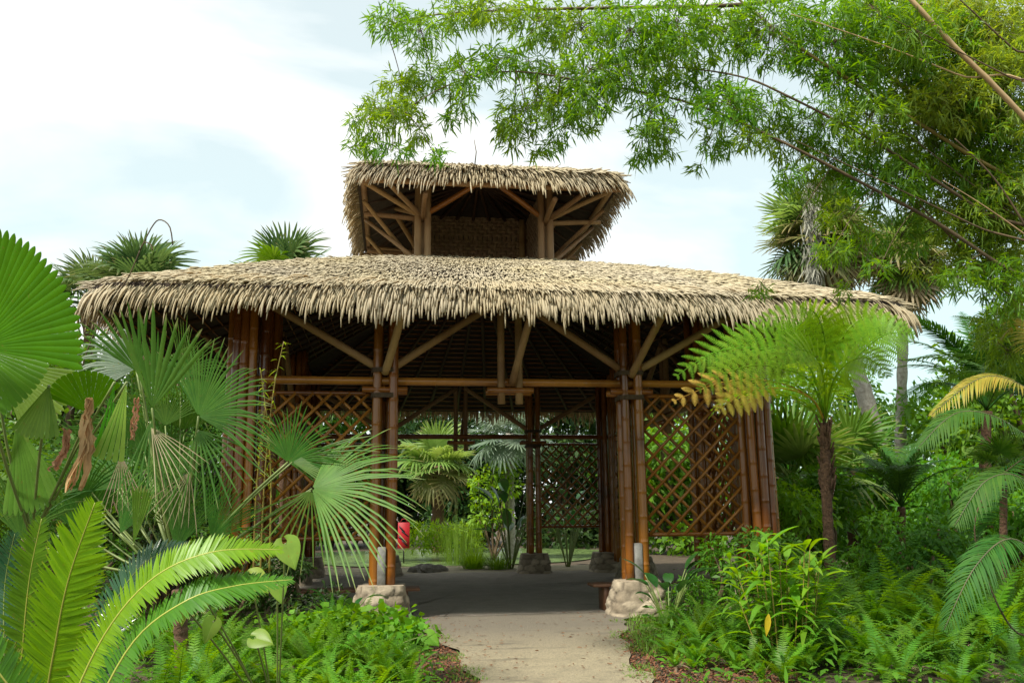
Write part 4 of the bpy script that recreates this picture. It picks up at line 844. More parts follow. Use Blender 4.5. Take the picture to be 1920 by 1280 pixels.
for pts, mt, up_, pl in (
    ([(1520, 700, 10.8), (1430, 655, 10.6), (1340, 660, 10.4), (1268, 705, 10.2)], 'l_treefern', vu(.85, .5), .46),
    ([(1520, 715, 10.7), (1440, 685, 10.4), (1370, 695, 10.2), (1310, 730, 10.0)], 'l_treefern', vu(.8, .55), .40),
    ([(1525, 700, 11.2), (1450, 665, 11.2), (1370, 660, 11.2), (1290, 690, 11.2)], 'l_treefern', vu(.9, .4), .42),
    ([(1570, 700, 11.1), (1610, 640, 11.2), (1650, 610, 11.3), (1700, 610, 11.3)], 'l_treefern', vu(.9, .4), .42),
    ([(1530, 690, 10.9), (1470, 640, 10.8), (1400, 640, 10.7), (1318, 672, 10.6)], 'l_treefern', vu(.75, .65), .44),
    ([(1540, 690, 10.9), (1525, 630, 10.9), (1480, 596, 10.9), (1420, 600, 10.9)], 'l_treefern', vu(.9, .3), .40),
    ([(1550, 690, 10.9), (1545, 630, 10.8), (1530, 588, 10.7), (1500, 575, 10.5)], 'l_treefern', vu(.95, .1), .38),
    ([(1560, 690, 10.9), (1580, 630, 10.9), (1620, 596, 10.9), (1670, 600, 10.8)], 'l_treefern', vu(.9, .3), .42),
    ([(1575, 710, 10.8), (1620, 655, 10.7), (1665, 625, 10.6), (1712, 628, 10.5)], 'l_treefern', vu(.8, .6), .42),
    ([(1545, 720, 10.6), (1530, 670, 10.3), (1490, 655, 10.0), (1450, 690, 9.8)], 'l_treefern', vu(.75, .6), .40),
    ([(1560, 720, 10.6), (1590, 680, 10.3), (1630, 672, 10.0), (1665, 705, 9.8)], 'l_treefern', vu(.75, .6), .36),
    ([(1520, 745, 10.8), (1450, 715, 10.6), (1360, 715, 10.4), (1262, 752, 10.2)], 'l_yellowfern', vu(.75, .65), .30),
    ([(1525, 750, 10.7), (1470, 728, 10.4), (1400, 735, 10.2), (1345, 770, 10.0)], 'l_yellowfern', vu(.75, .65), .28)):
    mb = MB(); bipinnate(mb, smooth_path([tt]+[pix(*q) for q in pts], 18), 9 if mt == 'l_yellowfern' else 17, pl, 17, .060, .019, .58 if mt == 'l_yellowfern' else .2, up_); o = mb.build('frond', M[mt], tf)
    if mt == 'l_yellowfern': o['label'] = 'yellowed lower frond'

# ---- round fan palm at the edge of the view
lb = gat(60, 5.2); lic = thing('round_fan_palm', 'fan palm with big round toothed bright leaves and torn dry brown strips', 'palm', lb)
trunk_mb(lb, pix(60, 1010, 5.2), .06).build('trunk', M['boot'], lic)
hub0 = pix(60, 1010, 5.2)
def lic_leaf(x, y, d, deg, R0, span, mat='l_licuala', nseg=26, toward=.1, w_end=.45, droop=.05, nmv=None, cup=.05, label=None, split=.93, side=.92):
    h = pix(x, y, d); mb = MB(); fan(mb, h, dirv(deg, toward), nmv if nmv is not None else -fw+.35*UP, R0, nseg=nseg, span=span, split=split, droop=droop, pleat=.28, w_end=w_end, cup=cup, side_len=side, jit=.006)
    o = mb.build('fan_leaf', M[mat], lic)
    if label: o['label'] = label
    mb = MB(); mb.tube(smooth_path([hub0, (hub0+h)/2+dirv(deg)*-.02-fw*.02, h], 8), .008, 6); mb.build('leaf_stalk', M['stemg'], o); return o
lic_leaf(-45, 652, 4.5, 22, .66, 150, nseg=40, w_end=.08, split=.92, label='largest round fan leaf')
lic_leaf(-45, 652, 4.75, 128, .42, 70, 'l_licuala', 16)
lic_leaf(-10, 690, 5.0, 118, .46, 60, 'l_licold', 18, .0, .2, .2)
lic_leaf(92, 722, 4.8, 188, .29, 52, 'l_licold', 10, .25, .5, .1)
lic_leaf(168, 775, 4.9, -8, .26, 105, 'l_licuala', 14, .2, .7)
lic_leaf(238, 716, 4.8, 190, .44, 20, 'l_heart', 5, .1, .75, .0, label='folded pale leaf hanging straight down')
lic_leaf(215, 716, 4.85, 186, .42, 12, 'l_licuala', 3, .1, .8, .0)
lic_leaf(30, 790, 5.1, 165, .5, 40, 'l_licold', 12, .0, .3, .2)
def dry_strip(pts, wd, k=7):
    P = smooth_path([pix(*q) for q in pts], 16); mb = MB()
    for _ in range(k):
        off = RT*random.uniform(-wd, wd)*.55-fw*random.uniform(0, .05); f = np.linspace(0, 1, 16); hw = wd*random.uniform(.12, .26)*np.sin(np.pi*np.clip(f*.85+.12, 0, 1))**.5
        tw = nrm(RT+fw*random.uniform(-1.2, 1.2)); c_ = P+off*(.15+1.0*f[:, None]**1.3)+RT*(.012*np.sin(f*random.uniform(4, 9)+random.random()*6))[:, None]+rng.normal(0, .006, (16, 3)); v = np.stack([c_-tw*hw[:, None], c_-fw*(.012*np.sin(f*9+random.random()*6))[:, None], c_+tw*hw[:, None]], 1); a = np.arange(15)[:, None]*3+np.arange(2)[None]
        mb.add(v, np.stack([a, a+1, a+4, a+3], -1))
    o = mb.build('dry_leaf_strip', M['l_dry'], lic); o['label'] = 'crumpled brown dead leaf strip'
dry_strip([(170, 745, 4.75), (164, 790, 4.75), (166, 840, 4.72), (146, 918, 4.7)], .075, 9); dry_strip([(126, 805, 4.8), (120, 845, 4.8), (106, 880, 4.8)], .05, 6); dry_strip([(256, 745, 4.85), (256, 790, 4.85), (252, 822, 4.85)], .03, 5)

# ---- palmetto with drooping fans
pb = gat(345, 7.6); pal = thing('palmetto', 'fan palm with long stalks and stiff grey green fans with drooping tips', 'palm', pb)
trunk_mb(pb, pix(335, 1105, 7.6), .06).build('trunk', M['boot'], pal); ph = pix(335, 1085, 7.6)
def pal_leaf(x, y, d, deg, R0, span, mat='l_palmetto', nseg=34, toward=.1, split=.45, droop=.1, td=.1, cup=.05, nmv=None, mid=None, side=.75, sr=.011, tw=1.0):
    h = pix(x, y, d); mb = MB(); fan(mb, h, dirv(deg, toward), nmv if nmv is not None else -fw+.45*UP, R0, nseg=nseg, span=span, split=split, droop=droop, pleat=.4, cup=cup, tipdroop=td, side_len=side, tw=tw)
    o = mb.build('fan_leaf', M[mat], pal); mm = pix(*mid) if mid else (ph+h)/2-Z*.06
    mb = MB(); mb.tube(smooth_path([ph, mm, h], 10), np.linspace(sr*1.3, sr*.8, 10), 6); mb.build('leaf_stalk', M['stemg'], o); return o
pal_leaf(285, 765, 7.1, 12, .86, 62, nseg=9, split=.42, td=.01, droop=.01, tw=.9)
pal_leaf(262, 700, 7.4, -22, .62, 60, nseg=9, split=.4, td=.03, droop=.02, tw=.8)
pal_leaf(372, 780, 7.3, 40, .78, 150, nseg=38, split=.36, td=.14, tw=.85)
pal_leaf(255, 690, 8.1, -70, .6, 110, 'l_silver', 20, td=.2)
pal_leaf(282, 790, 7.2, 168, .66, 64, 'l_palmetto', 9, .2, .12, .05, .05, tw=.55)
pal_leaf(372, 806, 7.25, 150, .66, 90, 'l_palmetto', 11, .2, .12, .08, .08, tw=.55)
pal_leaf(330, 1030, 7.3, 14, .92, 62, 'l_palmetto', 26, .0, .2, .02, .05, tw=.8)
pal_leaf(225, 1000, 7.6, 24, .86, 60, 'l_palmetto', 24, .0, .2, .02, .05, tw=.8)
pal_leaf(250, 1020, 6.9, 12, .5, 22, 'l_palmlight', 8, .05, .85, .0, .02)
pal_leaf(395, 1010, 7.6, 30, .66, 80, 'l_palmetto', 26, .0, .2, .1, .12, tw=.8)
pal_leaf(540, 866, 7.8, 30, .62, 175, 'l_palmetto', 38, .1, .3, .12, .12, tw=.85, mid=(450, 950, 7.7), sr=.014)
pal_leaf(548, 866, 7.75, 92, .8, 60, 'l_palmetto', 16, .05, .25, .1, .08, mid=(450, 955, 7.7), sr=.01, tw=.8)
pal_leaf(320, 900, 8.0, 0, .75, 120, 'l_palmetto', 30, .0, .2, .1, .1, tw=.8)
pal_leaf(200, 880, 8.4, -20, .7, 130, 'l_palmetto', 30, .0, .2, .1, .12, tw=.8)
pal_leaf(300, 850, 8.4, 20, .6, 110, 'l_palmetto', 28, .0, .2, .1, .15, tw=.8)
pal_leaf(585, 916, 7.5, 76, 1.05, 150, 'l_palmlight', 38, .05, .26, .2, .14, tw=.8, nmv=UP*.75-fw*.55, cup=.02, mid=(480, 985, 7.6), sr=.012)
pal_leaf(583, 920, 7.45, 200, .6, 110, 'l_palmlight', 12, .2, .12, .1, .1, mid=(480, 985, 7.6), sr=.008, tw=.5)
pal_leaf(150, 1000, 7.9, -5, .8, 90, 'l_palmetto', 26, .0, .2, .1, .12)
pal_leaf(40, 1010, 7.6, 5, .8, 100, 'l_palmetto', 26, .0, .2, .1, .12)
mb = MB()
for pts in ([(262, 470, 9), (285, 425, 9), (300, 412, 9), (318, 425, 9), (324, 460, 9)], [(262, 470, 9), (270, 455, 9), (282, 458, 9), (286, 470, 9)], [(200, 580, 9), (240, 520, 9), (262, 470, 9)], [(150, 700, 9), (170, 640, 9), (200, 580, 9)], [(250, 1030, 8.5), (180, 850, 8.8), (150, 700, 9)]): mb.tube(smooth_path([pix(*q) for q in pts], 14), .007, 5)
mb.build('flower_stalk', M['twig'], pal)['label'] = 'thin dry stalk arching above the roof line'
random.seed(77)
for k in range(16):
    x_, y_ = random.uniform(150, 350), random.uniform(700, 1000); pal_leaf(x_, y_, random.uniform(7.7, 8.6), (x_-310)*.25+random.gauss(0, 25), random.uniform(.5, .75), random.uniform(70, 150), 'l_palmetto', random.randint(18, 30), random.uniform(-.1, .3), random.uniform(.12, .3), random.uniform(.08, .25), random.uniform(.08, .3), tw=random.uniform(.55, .85), nmv=-fw+UP*random.uniform(.1, 1.2)+RT*random.uniform(-.5, .5), sr=.008)
for k in range(7):                                                       # limp old fans hanging down the stem
    x_, y_ = random.uniform(200, 370), random.uniform(760, 900); pal_leaf(x_, y_, random.uniform(7.0, 7.5), random.uniform(130, 215), random.uniform(.4, .6), random.uniform(40, 80), 'l_palmlight' if k % 3 else 'l_dead', 9, random.uniform(0, .4), .08, .05, .05, tw=.4, sr=.006)
# thin yellow bamboo shoots in front of the lattice
ys = thing('bamboo_shoot', 'thin yellowish bamboo shoots rising in front of the lattice beside the palmetto', 'bamboo', gat(490, 9.5))
for pts in ([(488, 1080), (496, 900), (512, 740), (532, 640)], [(475, 1080), (480, 930), (490, 830), (498, 760)], [(505, 1080), (508, 900), (500, 780), (488, 690)]):
    P = smooth_path([pix(x, y, 9.4) for x, y in pts], 18); mb = MB(); mb.tube(P, np.linspace(.012, .004, 18), 6); o = mb.build('shoot', M['culm'], ys); mb = MB(); n_ = 46; f = rng.uniform(.25, 1, n_); b = at_s(P, f)
    mb.blades(b, np.stack([rng.normal(0, 1, n_), rng.normal(0, 1, n_), rng.normal(.4, .5, n_)], -1), Z, rng.uniform(.07, .14, n_), .014, .5, 3); mb.build('foliage', M['l_bambood'], o)

# ---- cycad
cb = pix(110, 1500, 4.4); cb[2] = .05; cyc = thing('cycad', 'cycad with long bright yellow green feather fronds arching over the ferns', 'cycad', cb)
mb = MB(); mb.tube(np.array([cb-Z*.05, cb+Z*.06, cb+Z*.13, cb+Z*.17]), [.15, .16, .12, .04], 14); mb.build('trunk', M['boot'], cyc)
def cfrond(pts, n, ll, lw, mat='l_cycad', upv=None, ang=72, vee=.12, droop=.05, rach=.008, label=None, smat='ystem'):
    P = smooth_path([cb+Z*.1]+[pix(*q) for q in pts], 30); mb = MB(); sb = MB()
    pinnate(mb, P, n, ll, lw, upv if upv is not None else nrm(-fw*.75+UP*.6), ang, vee, droop, .1, [.75, 1, .8, .05], rach, 'cycad', 3, .12, sb)
    o = mb.build('frond', M[mat], cyc); sb.build('midrib', M[smat], o)
    if label: o['label'] = label
    return o
cfrond([(88, 1330, 4.3), (105, 1200, 4.25), (130, 1080, 4.2), (178, 942, 4.15)], 88, .205, .024, 'l_cycad', nrm(-fw*.95+UP*.2), 72, -.02, .02, .009, 'broadest upright frond')
cfrond([(40, 1330, 4.5), (44, 1200, 4.5), (56, 1080, 4.5), (78, 972, 4.5)], 80, .15, .018, 'l_cycad2', nrm(-fw*.9+UP*.3))
cfrond([(118, 1370, 4.1), (190, 1200, 4.1), (285, 1085, 4.1), (400, 1034, 4.15), (528, 1030, 4.3)], 140, .13, .016, 'l_cycad', nrm(UP*.75-fw*.65), 80, .1, .12)
cfrond([(150, 1390, 4.0), (245, 1210, 4.0), (345, 1128, 4.0), (440, 1098, 4.1), (548, 1086, 4.25)], 125, .13, .015, 'l_cycad2', nrm(UP*.85-fw*.5), 78, .12, .15)
cfrond([(150, 1330, 4.7), (200, 1160, 4.8), (270, 1056, 4.9), (352, 1022, 5.0)], 70, .15, .017, 'l_cycad3', nrm(UP*.8-fw*.6), 70, .1, .15, smat='stemg')
cfrond([(20, 1370, 4.8), (8, 1200, 4.9), (10, 1090, 5.0), (28, 1000, 5.0)], 70, .16, .018, 'l_cycad3', nrm(-fw*.85+UP*.35), smat='stemg')
cfrond([(90, 1400, 3.9), (20, 1290, 3.8), (-60, 1200, 3.8), (-150, 1160, 3.9)], 70, .15, .018, 'l_cycad2', nrm(UP*.8-fw*.6), 70, .1, .1)
cfrond([(140, 1440, 4.5), (180, 1290, 4.7), (215, 1180, 4.9), (235, 1110, 5.1)], 60, .13, .016, 'l_cycad3', nrm(UP*.7-fw*.7), smat='stemg')

# ---- heart leaved plants among the cycad fronds
def heart_leaf(o, x, y, d, sz, deg, base, mat='l_heart'):
    h = pix(x, y, d); ax = dirv(deg, .35); mb = MB(); sv = np.linspace(-.28, 1, 12); w_ = np.array([.45, .8, .96, 1, .98, .93, .84, .72, .56, .38, .2, .02]); nm = nrm(UP*.75-fw*.6); sd = nrm(np.cross(ax, nm)); nm = np.cross(sd, ax)
    c_ = h+ax*(sv*sz)[:, None]-Z*(.12*sz*np.clip(sv, 0, 1)**2)[:, None]; hw = (w_*sz*.52)[:, None]; notch = np.where(sv < 0, .5, 0.)[:, None]*hw
    for sg in (-1, 1):
        v = np.stack([c_+sd*sg*notch*.4, c_+sd*sg*hw*.55+nm*.05*sz, c_+sd*sg*hw+nm*.02*sz], 1); a = np.arange(11)[:, None]*3+np.arange(2)[None]; mb.add(v, np.stack([a, a+1, a+4, a+3], -1), None, random.random())
    lf = mb.build('leaf', M[mat], o); mb = MB(); mb.tube(smooth_path([base, (base+h)/2+UP*.05, h], 8), .006, 5); mb.build('leaf_stalk', M['stemg'], lf)
e1 = gat(520, 6.0); ear = thing('heart_leaved_plant', 'plant with large pale heart shaped leaves beyond the cycad frond tips', 'plant', e1)
for a_ in ((535, 1018, 5.6, .17, 150), (470, 1080, 5.6, .16, 120), (375, 1108, 5.3, .13, 160), (400, 1165, 5.2, .12, 200), (340, 1130, 5.2, .12, 170), (478, 1195, 5.5, .14, 95), (520, 1095, 5.9, .12, 160)): heart_leaf(ear, *a_, e1)
e2 = gat(700, 9.0); ear2 = thing('heart_leaved_plant', 'low plant with rounded bright leaves beside the path edge near the mulch', 'plant', e2)
for a_ in ((690, 1225, 8.9, .16, 170), (735, 1240, 8.8, .15, 150), (800, 1190, 9.3, .17, 120), (665, 1190, 9.1, .15, 200), (742, 1192, 9.2, .15, 170), (770, 1215, 9.0, .14, 140)): heart_leaf(ear2, *a_, e2, 'l_creep')
# creeper mound in front of the footing
def mound(name, label, x, d, w_, h, n, size, mat, wr=.8, k=8, cat='plant', group=None):
    b = gat(x, d); return shrub(name, label, b, [(random.uniform(-.5, .5)*w_, random.uniform(-.3, .3)*w_, random.uniform(.3, .7)*h, w_*.25, w_*.25, h*.4) for _ in range(k)], n, size, mat, group, cat, wr, False, .3)
mound('creeper_mound', 'mound of rounded bright creeper leaves in front of the stone footing', 660, 10.4, 1.2, .45, 420, .13, 'l_creep', .85)
mound('creeper_mound', 'spreading creeper of rounded leaves on the path edge beside the ferns', 725, 10.0, .8, .36, 330, .12, 'l_creep', .85)
mound('creeper_mound', 'creeper mound with rounded leaves behind the bright ferns', 610, 9.8, 1.2, .5, 420, .12, 'l_creep', .85)

# ---- ferns
def scatter(xr, dr, n, sc, protos, nf, label, group, keep=None):
    for k in range(n):
        for _ in range(30):
            x, d = random.uniform(*xr), random.uniform(*dr); q = gat(x, d); q[2] = -.01
            pl = -1.04-(q[1]+5)*.05; pr_ = .62+(q[1]+5)*.2
            if q[1] > -.9 and abs(q[0]) < 4.6: continue
            if pl-.5 < q[0] < pr_+.25: continue
            if keep and not keep(q): continue
            break
        fern(q, random.uniform(*sc), protos, nf, label, group)
scatter((330, 640), (7.2, 8.8), 24, (1.0, 1.4), FB, 10, 'bright green sword fern in the drift between the cycad and the path', 'bright ferns by the cycad')
scatter((600, 860), (7.2, 8.6), 18, (.75, 1.05), FB, 10, 'bright green sword fern at the very edge of the path, on the cycad side', 'bright ferns along the path edge')
scatter((300, 700), (5.9, 7.2), 16, (.8, 1.05), FB, 10, 'sword fern in front of the bright drift, cut by the bottom of the view', 'nearest bright ferns')
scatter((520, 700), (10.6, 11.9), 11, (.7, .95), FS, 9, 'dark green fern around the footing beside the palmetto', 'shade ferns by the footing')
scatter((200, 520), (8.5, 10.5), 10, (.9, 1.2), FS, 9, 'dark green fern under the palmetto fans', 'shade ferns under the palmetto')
GR = 'ferns on the tree fern side'
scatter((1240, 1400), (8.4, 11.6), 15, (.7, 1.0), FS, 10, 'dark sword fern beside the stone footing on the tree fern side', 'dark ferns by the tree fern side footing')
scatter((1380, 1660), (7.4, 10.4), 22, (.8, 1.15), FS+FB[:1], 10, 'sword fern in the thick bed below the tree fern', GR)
scatter((1640, 1960), (6.8, 10.6), 24, (.85, 1.3), FS, 10, 'arching sword fern in the bed below the feather palm fronds', 'ferns below the feather palm')
scatter((1260, 1480), (7.4, 8.6), 9, (.45, .65), FB, 8, 'small bright fern along the mulch on the tree fern side', 'small ferns on the mulch')
scatter((1500, 1940), (10.6, 13), 14, (1.0, 1.4), FS, 9, 'tall fern behind the fern bed, around the tree fern trunk', 'tall ferns around the tree fern')
for x, d in ((330, 6.4), (395, 6.7), (300, 7.0), (440, 7.0), (355, 7.0)):
    fern(gat(x, d), random.uniform(.95, 1.15), FS, 11, 'dark fern crowding the foot of the palmetto behind the cycad fronds', 'ferns at the palmetto foot')
scatter((1420, 1920), (8.8, 12.5), 38, (1.5, 2.3), FB+FS, 9, 'tall lush fern among the others in the deep bed at the tree fern', 'lush ferns at the tree fern')
scatter((1290, 1560), (8.8, 11.6), 14, (.8, 1.2), FS+FB, 9, 'leafy fern between the leafy clump and the stone footing', 'ferns behind the leafy clump')
for x, d, q in ((1530, 9.6, 1.9), (1580, 9.8, 2.0), (1555, 10.3, 1.7), (1610, 10.2, 1.9), (1500, 10.0, 1.7), (1640, 9.5, 1.8)): fern(gat(x, d), q, FS, 11, 'tall dark fern crowding round the lower trunk of the tree fern', 'ferns round the tree fern trunk')
# yellow green leafy clump
gb = gat(1475, 8.5); gin = thing('ginger_clump', 'leafy clump with broad yellow green pointed leaves on thin canes, in front of the ferns', 'plant', gb)
for k in range(24):
    a = k*2.4; rr = .24*math.sqrt(k/24)+.02; b0 = gb+np.array([math.cos(a)*rr, math.sin(a)*rr, 0]); hh = random.uniform(.6, 1.25); tp = b0+np.array([math.cos(a)*rr*.9+random.gauss(0, .04), math.sin(a)*rr*.9, hh])
    P = smooth_path([b0, (b0+tp)/2, tp], 10); mb = MB(); mb.tube(P, np.linspace(.008, .004, 10), 5); st = mb.build('cane', M['culm'], gin)
    n_ = 10; f = np.linspace(.35, 1, n_); aa = np.arange(n_)*2.2+k; el = .25+.9*f**3
    mb = MB(); mb.blades(at_s(P, f), np.stack([np.cos(aa), np.sin(aa), el], -1), np.stack([-np.cos(aa)*.6, -np.sin(aa)*.6, np.ones(n_)], -1), rng.uniform(.28, .46, n_), rng.uniform(.06, .095, n_), rng.uniform(.25, .7, n_), 6, [.15, .75, 1, .95, .75, .42, .03], .35); mb.build('foliage', M['l_ginger'], st)
for x, y, d in ((1441, 1150, 8.2), (1432, 1262, 7.9)):
    mb = MB(); mb.blades([pix(x, y, d)], [dirv(190, .2)], [-fw+.3*UP], .2, .06, .05, 6, [.15, .75, 1, .95, .75, .42, .03], .3); lf = mb.build('leaf', M['l_yellow'], gin); lf['label'] = 'bright yellow withering leaf'
    mb = MB(); mb.tube(smooth_path([gb, (gb+pix(x, y, d))/2+Z*.1, pix(x, y, d)], 8), .004, 4); mb.build('leaf_stalk', M['stemg'], lf)
broad_plant('broad_leaved_plant', 'dark glossy leaved plant leaning against the stone footing on the tree fern side', gat(1255, 11.6), 16, .42, .16, 'l_broad', .75, tilt=(.3, 1.0))
broad_plant('broad_leaved_plant', 'glossy leaved plant low beside the footing on the palmetto side', gat(640, 11.2), 10, .3, .12, 'l_broad', .5, tilt=(.3, 1.0))
# big arching fronds at the edge of the view
db = gat(1990, 7.6); dp = thing('date_palm', 'low palm with long arching feather fronds, one yellowing at its tip, over the fern bed', 'palm', db)
trunk_mb(db, db+Z*.5, .14).build('trunk', M['boot'], dp)
def dfrond(pts, n, ll, lw, mat, upv=None, smat='stemd', droop=.45, vee=.1, label=None):
    P = smooth_path([db+Z*.45]+[pix(*q) for q in pts], 28); mb = MB(); sb = MB(); pinnate(mb, P, n, ll, lw, upv if upv is not None else nrm(UP-fw*.3), 62, vee, droop, .25, [.5, 1, .65, .05], .011, 'std', 3, .15, sb); o = mb.build('frond', M[mat], dp); sb.build('midrib', M[smat], o)
    if label: o['label'] = label
dfrond([(1975, 900, 7.4), (1900, 800, 7.2), (1800, 772, 7.1), (1722, 838, 7.0)], 74, .24, .02, 'l_date')
dfrond([(1990, 800, 7.8), (1920, 725, 7.7), (1840, 708, 7.7), (1746, 778, 7.6)], 74, .24, .018, 'l_datey', label='yellowing frond')
dfrond([(1985, 700, 8), (1940, 640, 8.2), (1920, 600, 8.4), (1870, 640, 8.6)], 60, .26, .02, 'l_datey', label='yellowing frond')
dfrond([(1980, 1000, 7.2), (1920, 900, 6.9), (1850, 900, 6.8), (1790, 985, 6.7)], 64, .24, .018, 'l_date')
dfrond([(1970, 1080, 7.0), (1900, 1010, 6.6), (1830, 1060, 6.4), (1770, 1180, 6.3)], 64, .24, .018, 'l_date')
dfrond([(2010, 900, 8.2), (2000, 760, 8.6), (1960, 660, 9), (1860, 640, 9.2)], 64, .28, .02, 'l_date')
dfrond([(1900, 1180, 7.2), (1830, 1020, 7.1), (1850, 920, 7.1), (1930, 850, 7.2)], 64, .22, .018, 'l_date', smat='twig')

# ---- giant bamboo overhead
bb = gat(2150, 9.2); bam = thing('giant_bamboo', 'clump of giant bamboo whose leafy culms arch out over the pavilion roof', 'bamboo', bb)
culms = []
def culm(pts, r0, r1, mat):
    s0 = bb+np.array([random.gauss(0, .25), random.gauss(0, .25), 0]); P = smooth_path([s0]+[pix(*q) for q in pts], 44)
    mb = MB(); mb.tube(P, np.linspace(r0, r1, 44)*(1+.12*(np.arange(44) % 3 == 0)), 8); culms.append((P, mb.build('culm', M[mat], bam)))
culm([(2060, 800, 8.6), (1985, 560, 8.2), (1880, 500, 8.1), (1760, 420, 8.1), (1620, 345, 8.1), (1450, 258, 8.1), (1300, 195, 8.4), (1130, 160, 8.3), (960, 134, 8.2), (840, 160, 8.1), (740, 220, 8.0)], .024, .004, 'twig')
culm([(2050, 700, 8.6), (1960, 455, 8.2), (1850, 400, 8.2), (1650, 272, 8.2), (1480, 182, 8.2), (1380, 142, 8.3), (1240, 125, 9), (1110, 130, 8.9)], .022, .004, 'twig')
culm([(2080, 600, 8.8), (1980, 400, 8.4), (1800, 280, 8.3), (1640, 180, 8.3), (1500, 90, 8.3), (1410, 20, 9), (1330, -50, 9)], .026, .010, 'culm')
culm([(2080, 760, 8.8), (2000, 640, 8.6), (1900, 560, 8.5), (1800, 462, 8.4), (1720, 380, 8.4), (1655, 330, 8.4)], .018, .006, 'twig')
culm([(2090, 500, 8.4), (1985, 300, 7.9), (1880, 178, 7.8), (1790, 88, 7.8), (1690, -20, 7.8), (1600, -120, 8.2)], .028, .02, 'culmt')
culm([(2080, 560, 9.2), (1990, 330, 9.3), (1840, 130, 9.4), (1750, 10, 9.5), (1680, -100, 9.5)], .03, .02, 'culm')
culm([(2090, 500, 9.6), (1960, 200, 9.4), (1800, 40, 9.2), (1600, -10, 9), (1380, 10, 8.8), (1150, 15, 8.6), (950, 20, 8.5), (800, 30, 8.5), (720, 50, 8.5)], .04, .004, 'twig')
culm([(2090, 700, 9.6), (1990, 480, 9.6), (1880, 330, 9.6), (1760, 220, 9.6), (1640, 120, 9.6), (1560, 40, 9.6)], .036, .015, 'culm')
culm([(2100, 800, 8.2), (2020, 600, 8.0), (1920, 420, 7.9), (1860, 330, 7.9), (1790, 260, 7.9)], .016, .006, 'twig')
for _ in range(7):                                                      # thin culms and bare branches in the thick of the clump
    x0, y0 = random.uniform(1960, 2060), random.uniform(150, 640); a = R_(random.uniform(22, 46)); l_ = random.uniform(250, 620); d_ = random.uniform(7.7, 8.6); b_ = random.uniform(-.1, .25)
    q = lambda t: (x0-math.cos(a)*l_*t, y0-math.sin(a)*l_*t*(1-b_*t), d_)
    culm([(2090, 800, 9), q(0), q(.35), q(.7), q(1)], random.uniform(.009, .02), .003, random.choice(['culm', 'culmt', 'twig', 'twig']))
EL = [(740,40,45,32),(785,60,52,35),(850,30,60,30),(930,20,60,28),(1010,40,60,42),(1090,50,80,52),(1180,60,80,60),(1270,45,70,55),(1340,60,80,65),(1450,60,90,65),(1560,80,90,75),(1660,60,90,70),(1760,90,90,80),(1850,60,90,80),(1900,160,70,90),
 (755,160,38,32),(810,150,48,36),(870,135,45,32),(930,115,45,32),(990,115,40,28),(1045,150,55,35),(1110,130,60,40),(1180,140,60,45),(1250,110,60,50),
 (690,225,38,34),(725,205,45,36),(670,275,22,22),(762,235,40,42),(735,278,36,16),(815,292,18,16),(865,195,24,34),(845,225,14,12),
 (985,205,50,48),(965,250,34,34),(1045,195,48,35),(1060,232,38,32),(1115,180,38,38),(1030,272,26,14),(1108,215,16,34),(1005,285,8,10),
 (1220,205,34,40),(1212,262,34,36),(1195,300,14,14),(1250,240,24,26),(1248,285,14,10),
 (1305,165,66,40),(1328,240,24,16),(1365,195,60,36),(1350,275,38,18),(1425,205,56,40),(1312,312,10,8),(1405,262,26,20),
 (1470,270,44,34),(1540,235,70,50),(1630,225,70,50),(1480,330,26,24),(1530,345,52,34),(1640,325,64,44),(1590,405,54,36),
 (1740,240,90,70),(1840,250,90,80),(1780,350,80,54),(1880,380,70,70),(1690,440,60,36),(1620,455,40,30),(1860,480,50,44),(1560,470,36,24),(1740,500,40,22),(1905,520,30,60),(1650,500,30,16),(1420,545,18,10),(1590,540,20,14),
 (1850,330,60,50),(1790,180,80,60),(1700,150,80,60),(1890,280,50,60),(1895,450,40,50),(1800,200,60,50),(1860,210,50,50),(1760,300,60,40),(1820,420,60,50),(1880,540,40,60),(1870,620,50,40),(1840,390,60,50),(1720,60,60,50),(1800,40,70,50),(1905,60,40,60),(1700,330,50,40),(1900,380,40,50),(1905,600,30,60),(1890,660,40,40),(1820,480,50,40),(1760,420,50,36),(1690,380,50,36),(1730,180,60,40),(1850,140,60,40),(1600,150,60,40),(1660,280,50,40),(1560,300,50,34),(1800,520,40,30),(1870,100,60,50),(1780,10,70,30),(1640,20,70,36)]
CP = np.concatenate([P for P, _ in culms]); CI = np.concatenate([[i]*len(P) for i, (P, _) in enumerate(culms)])
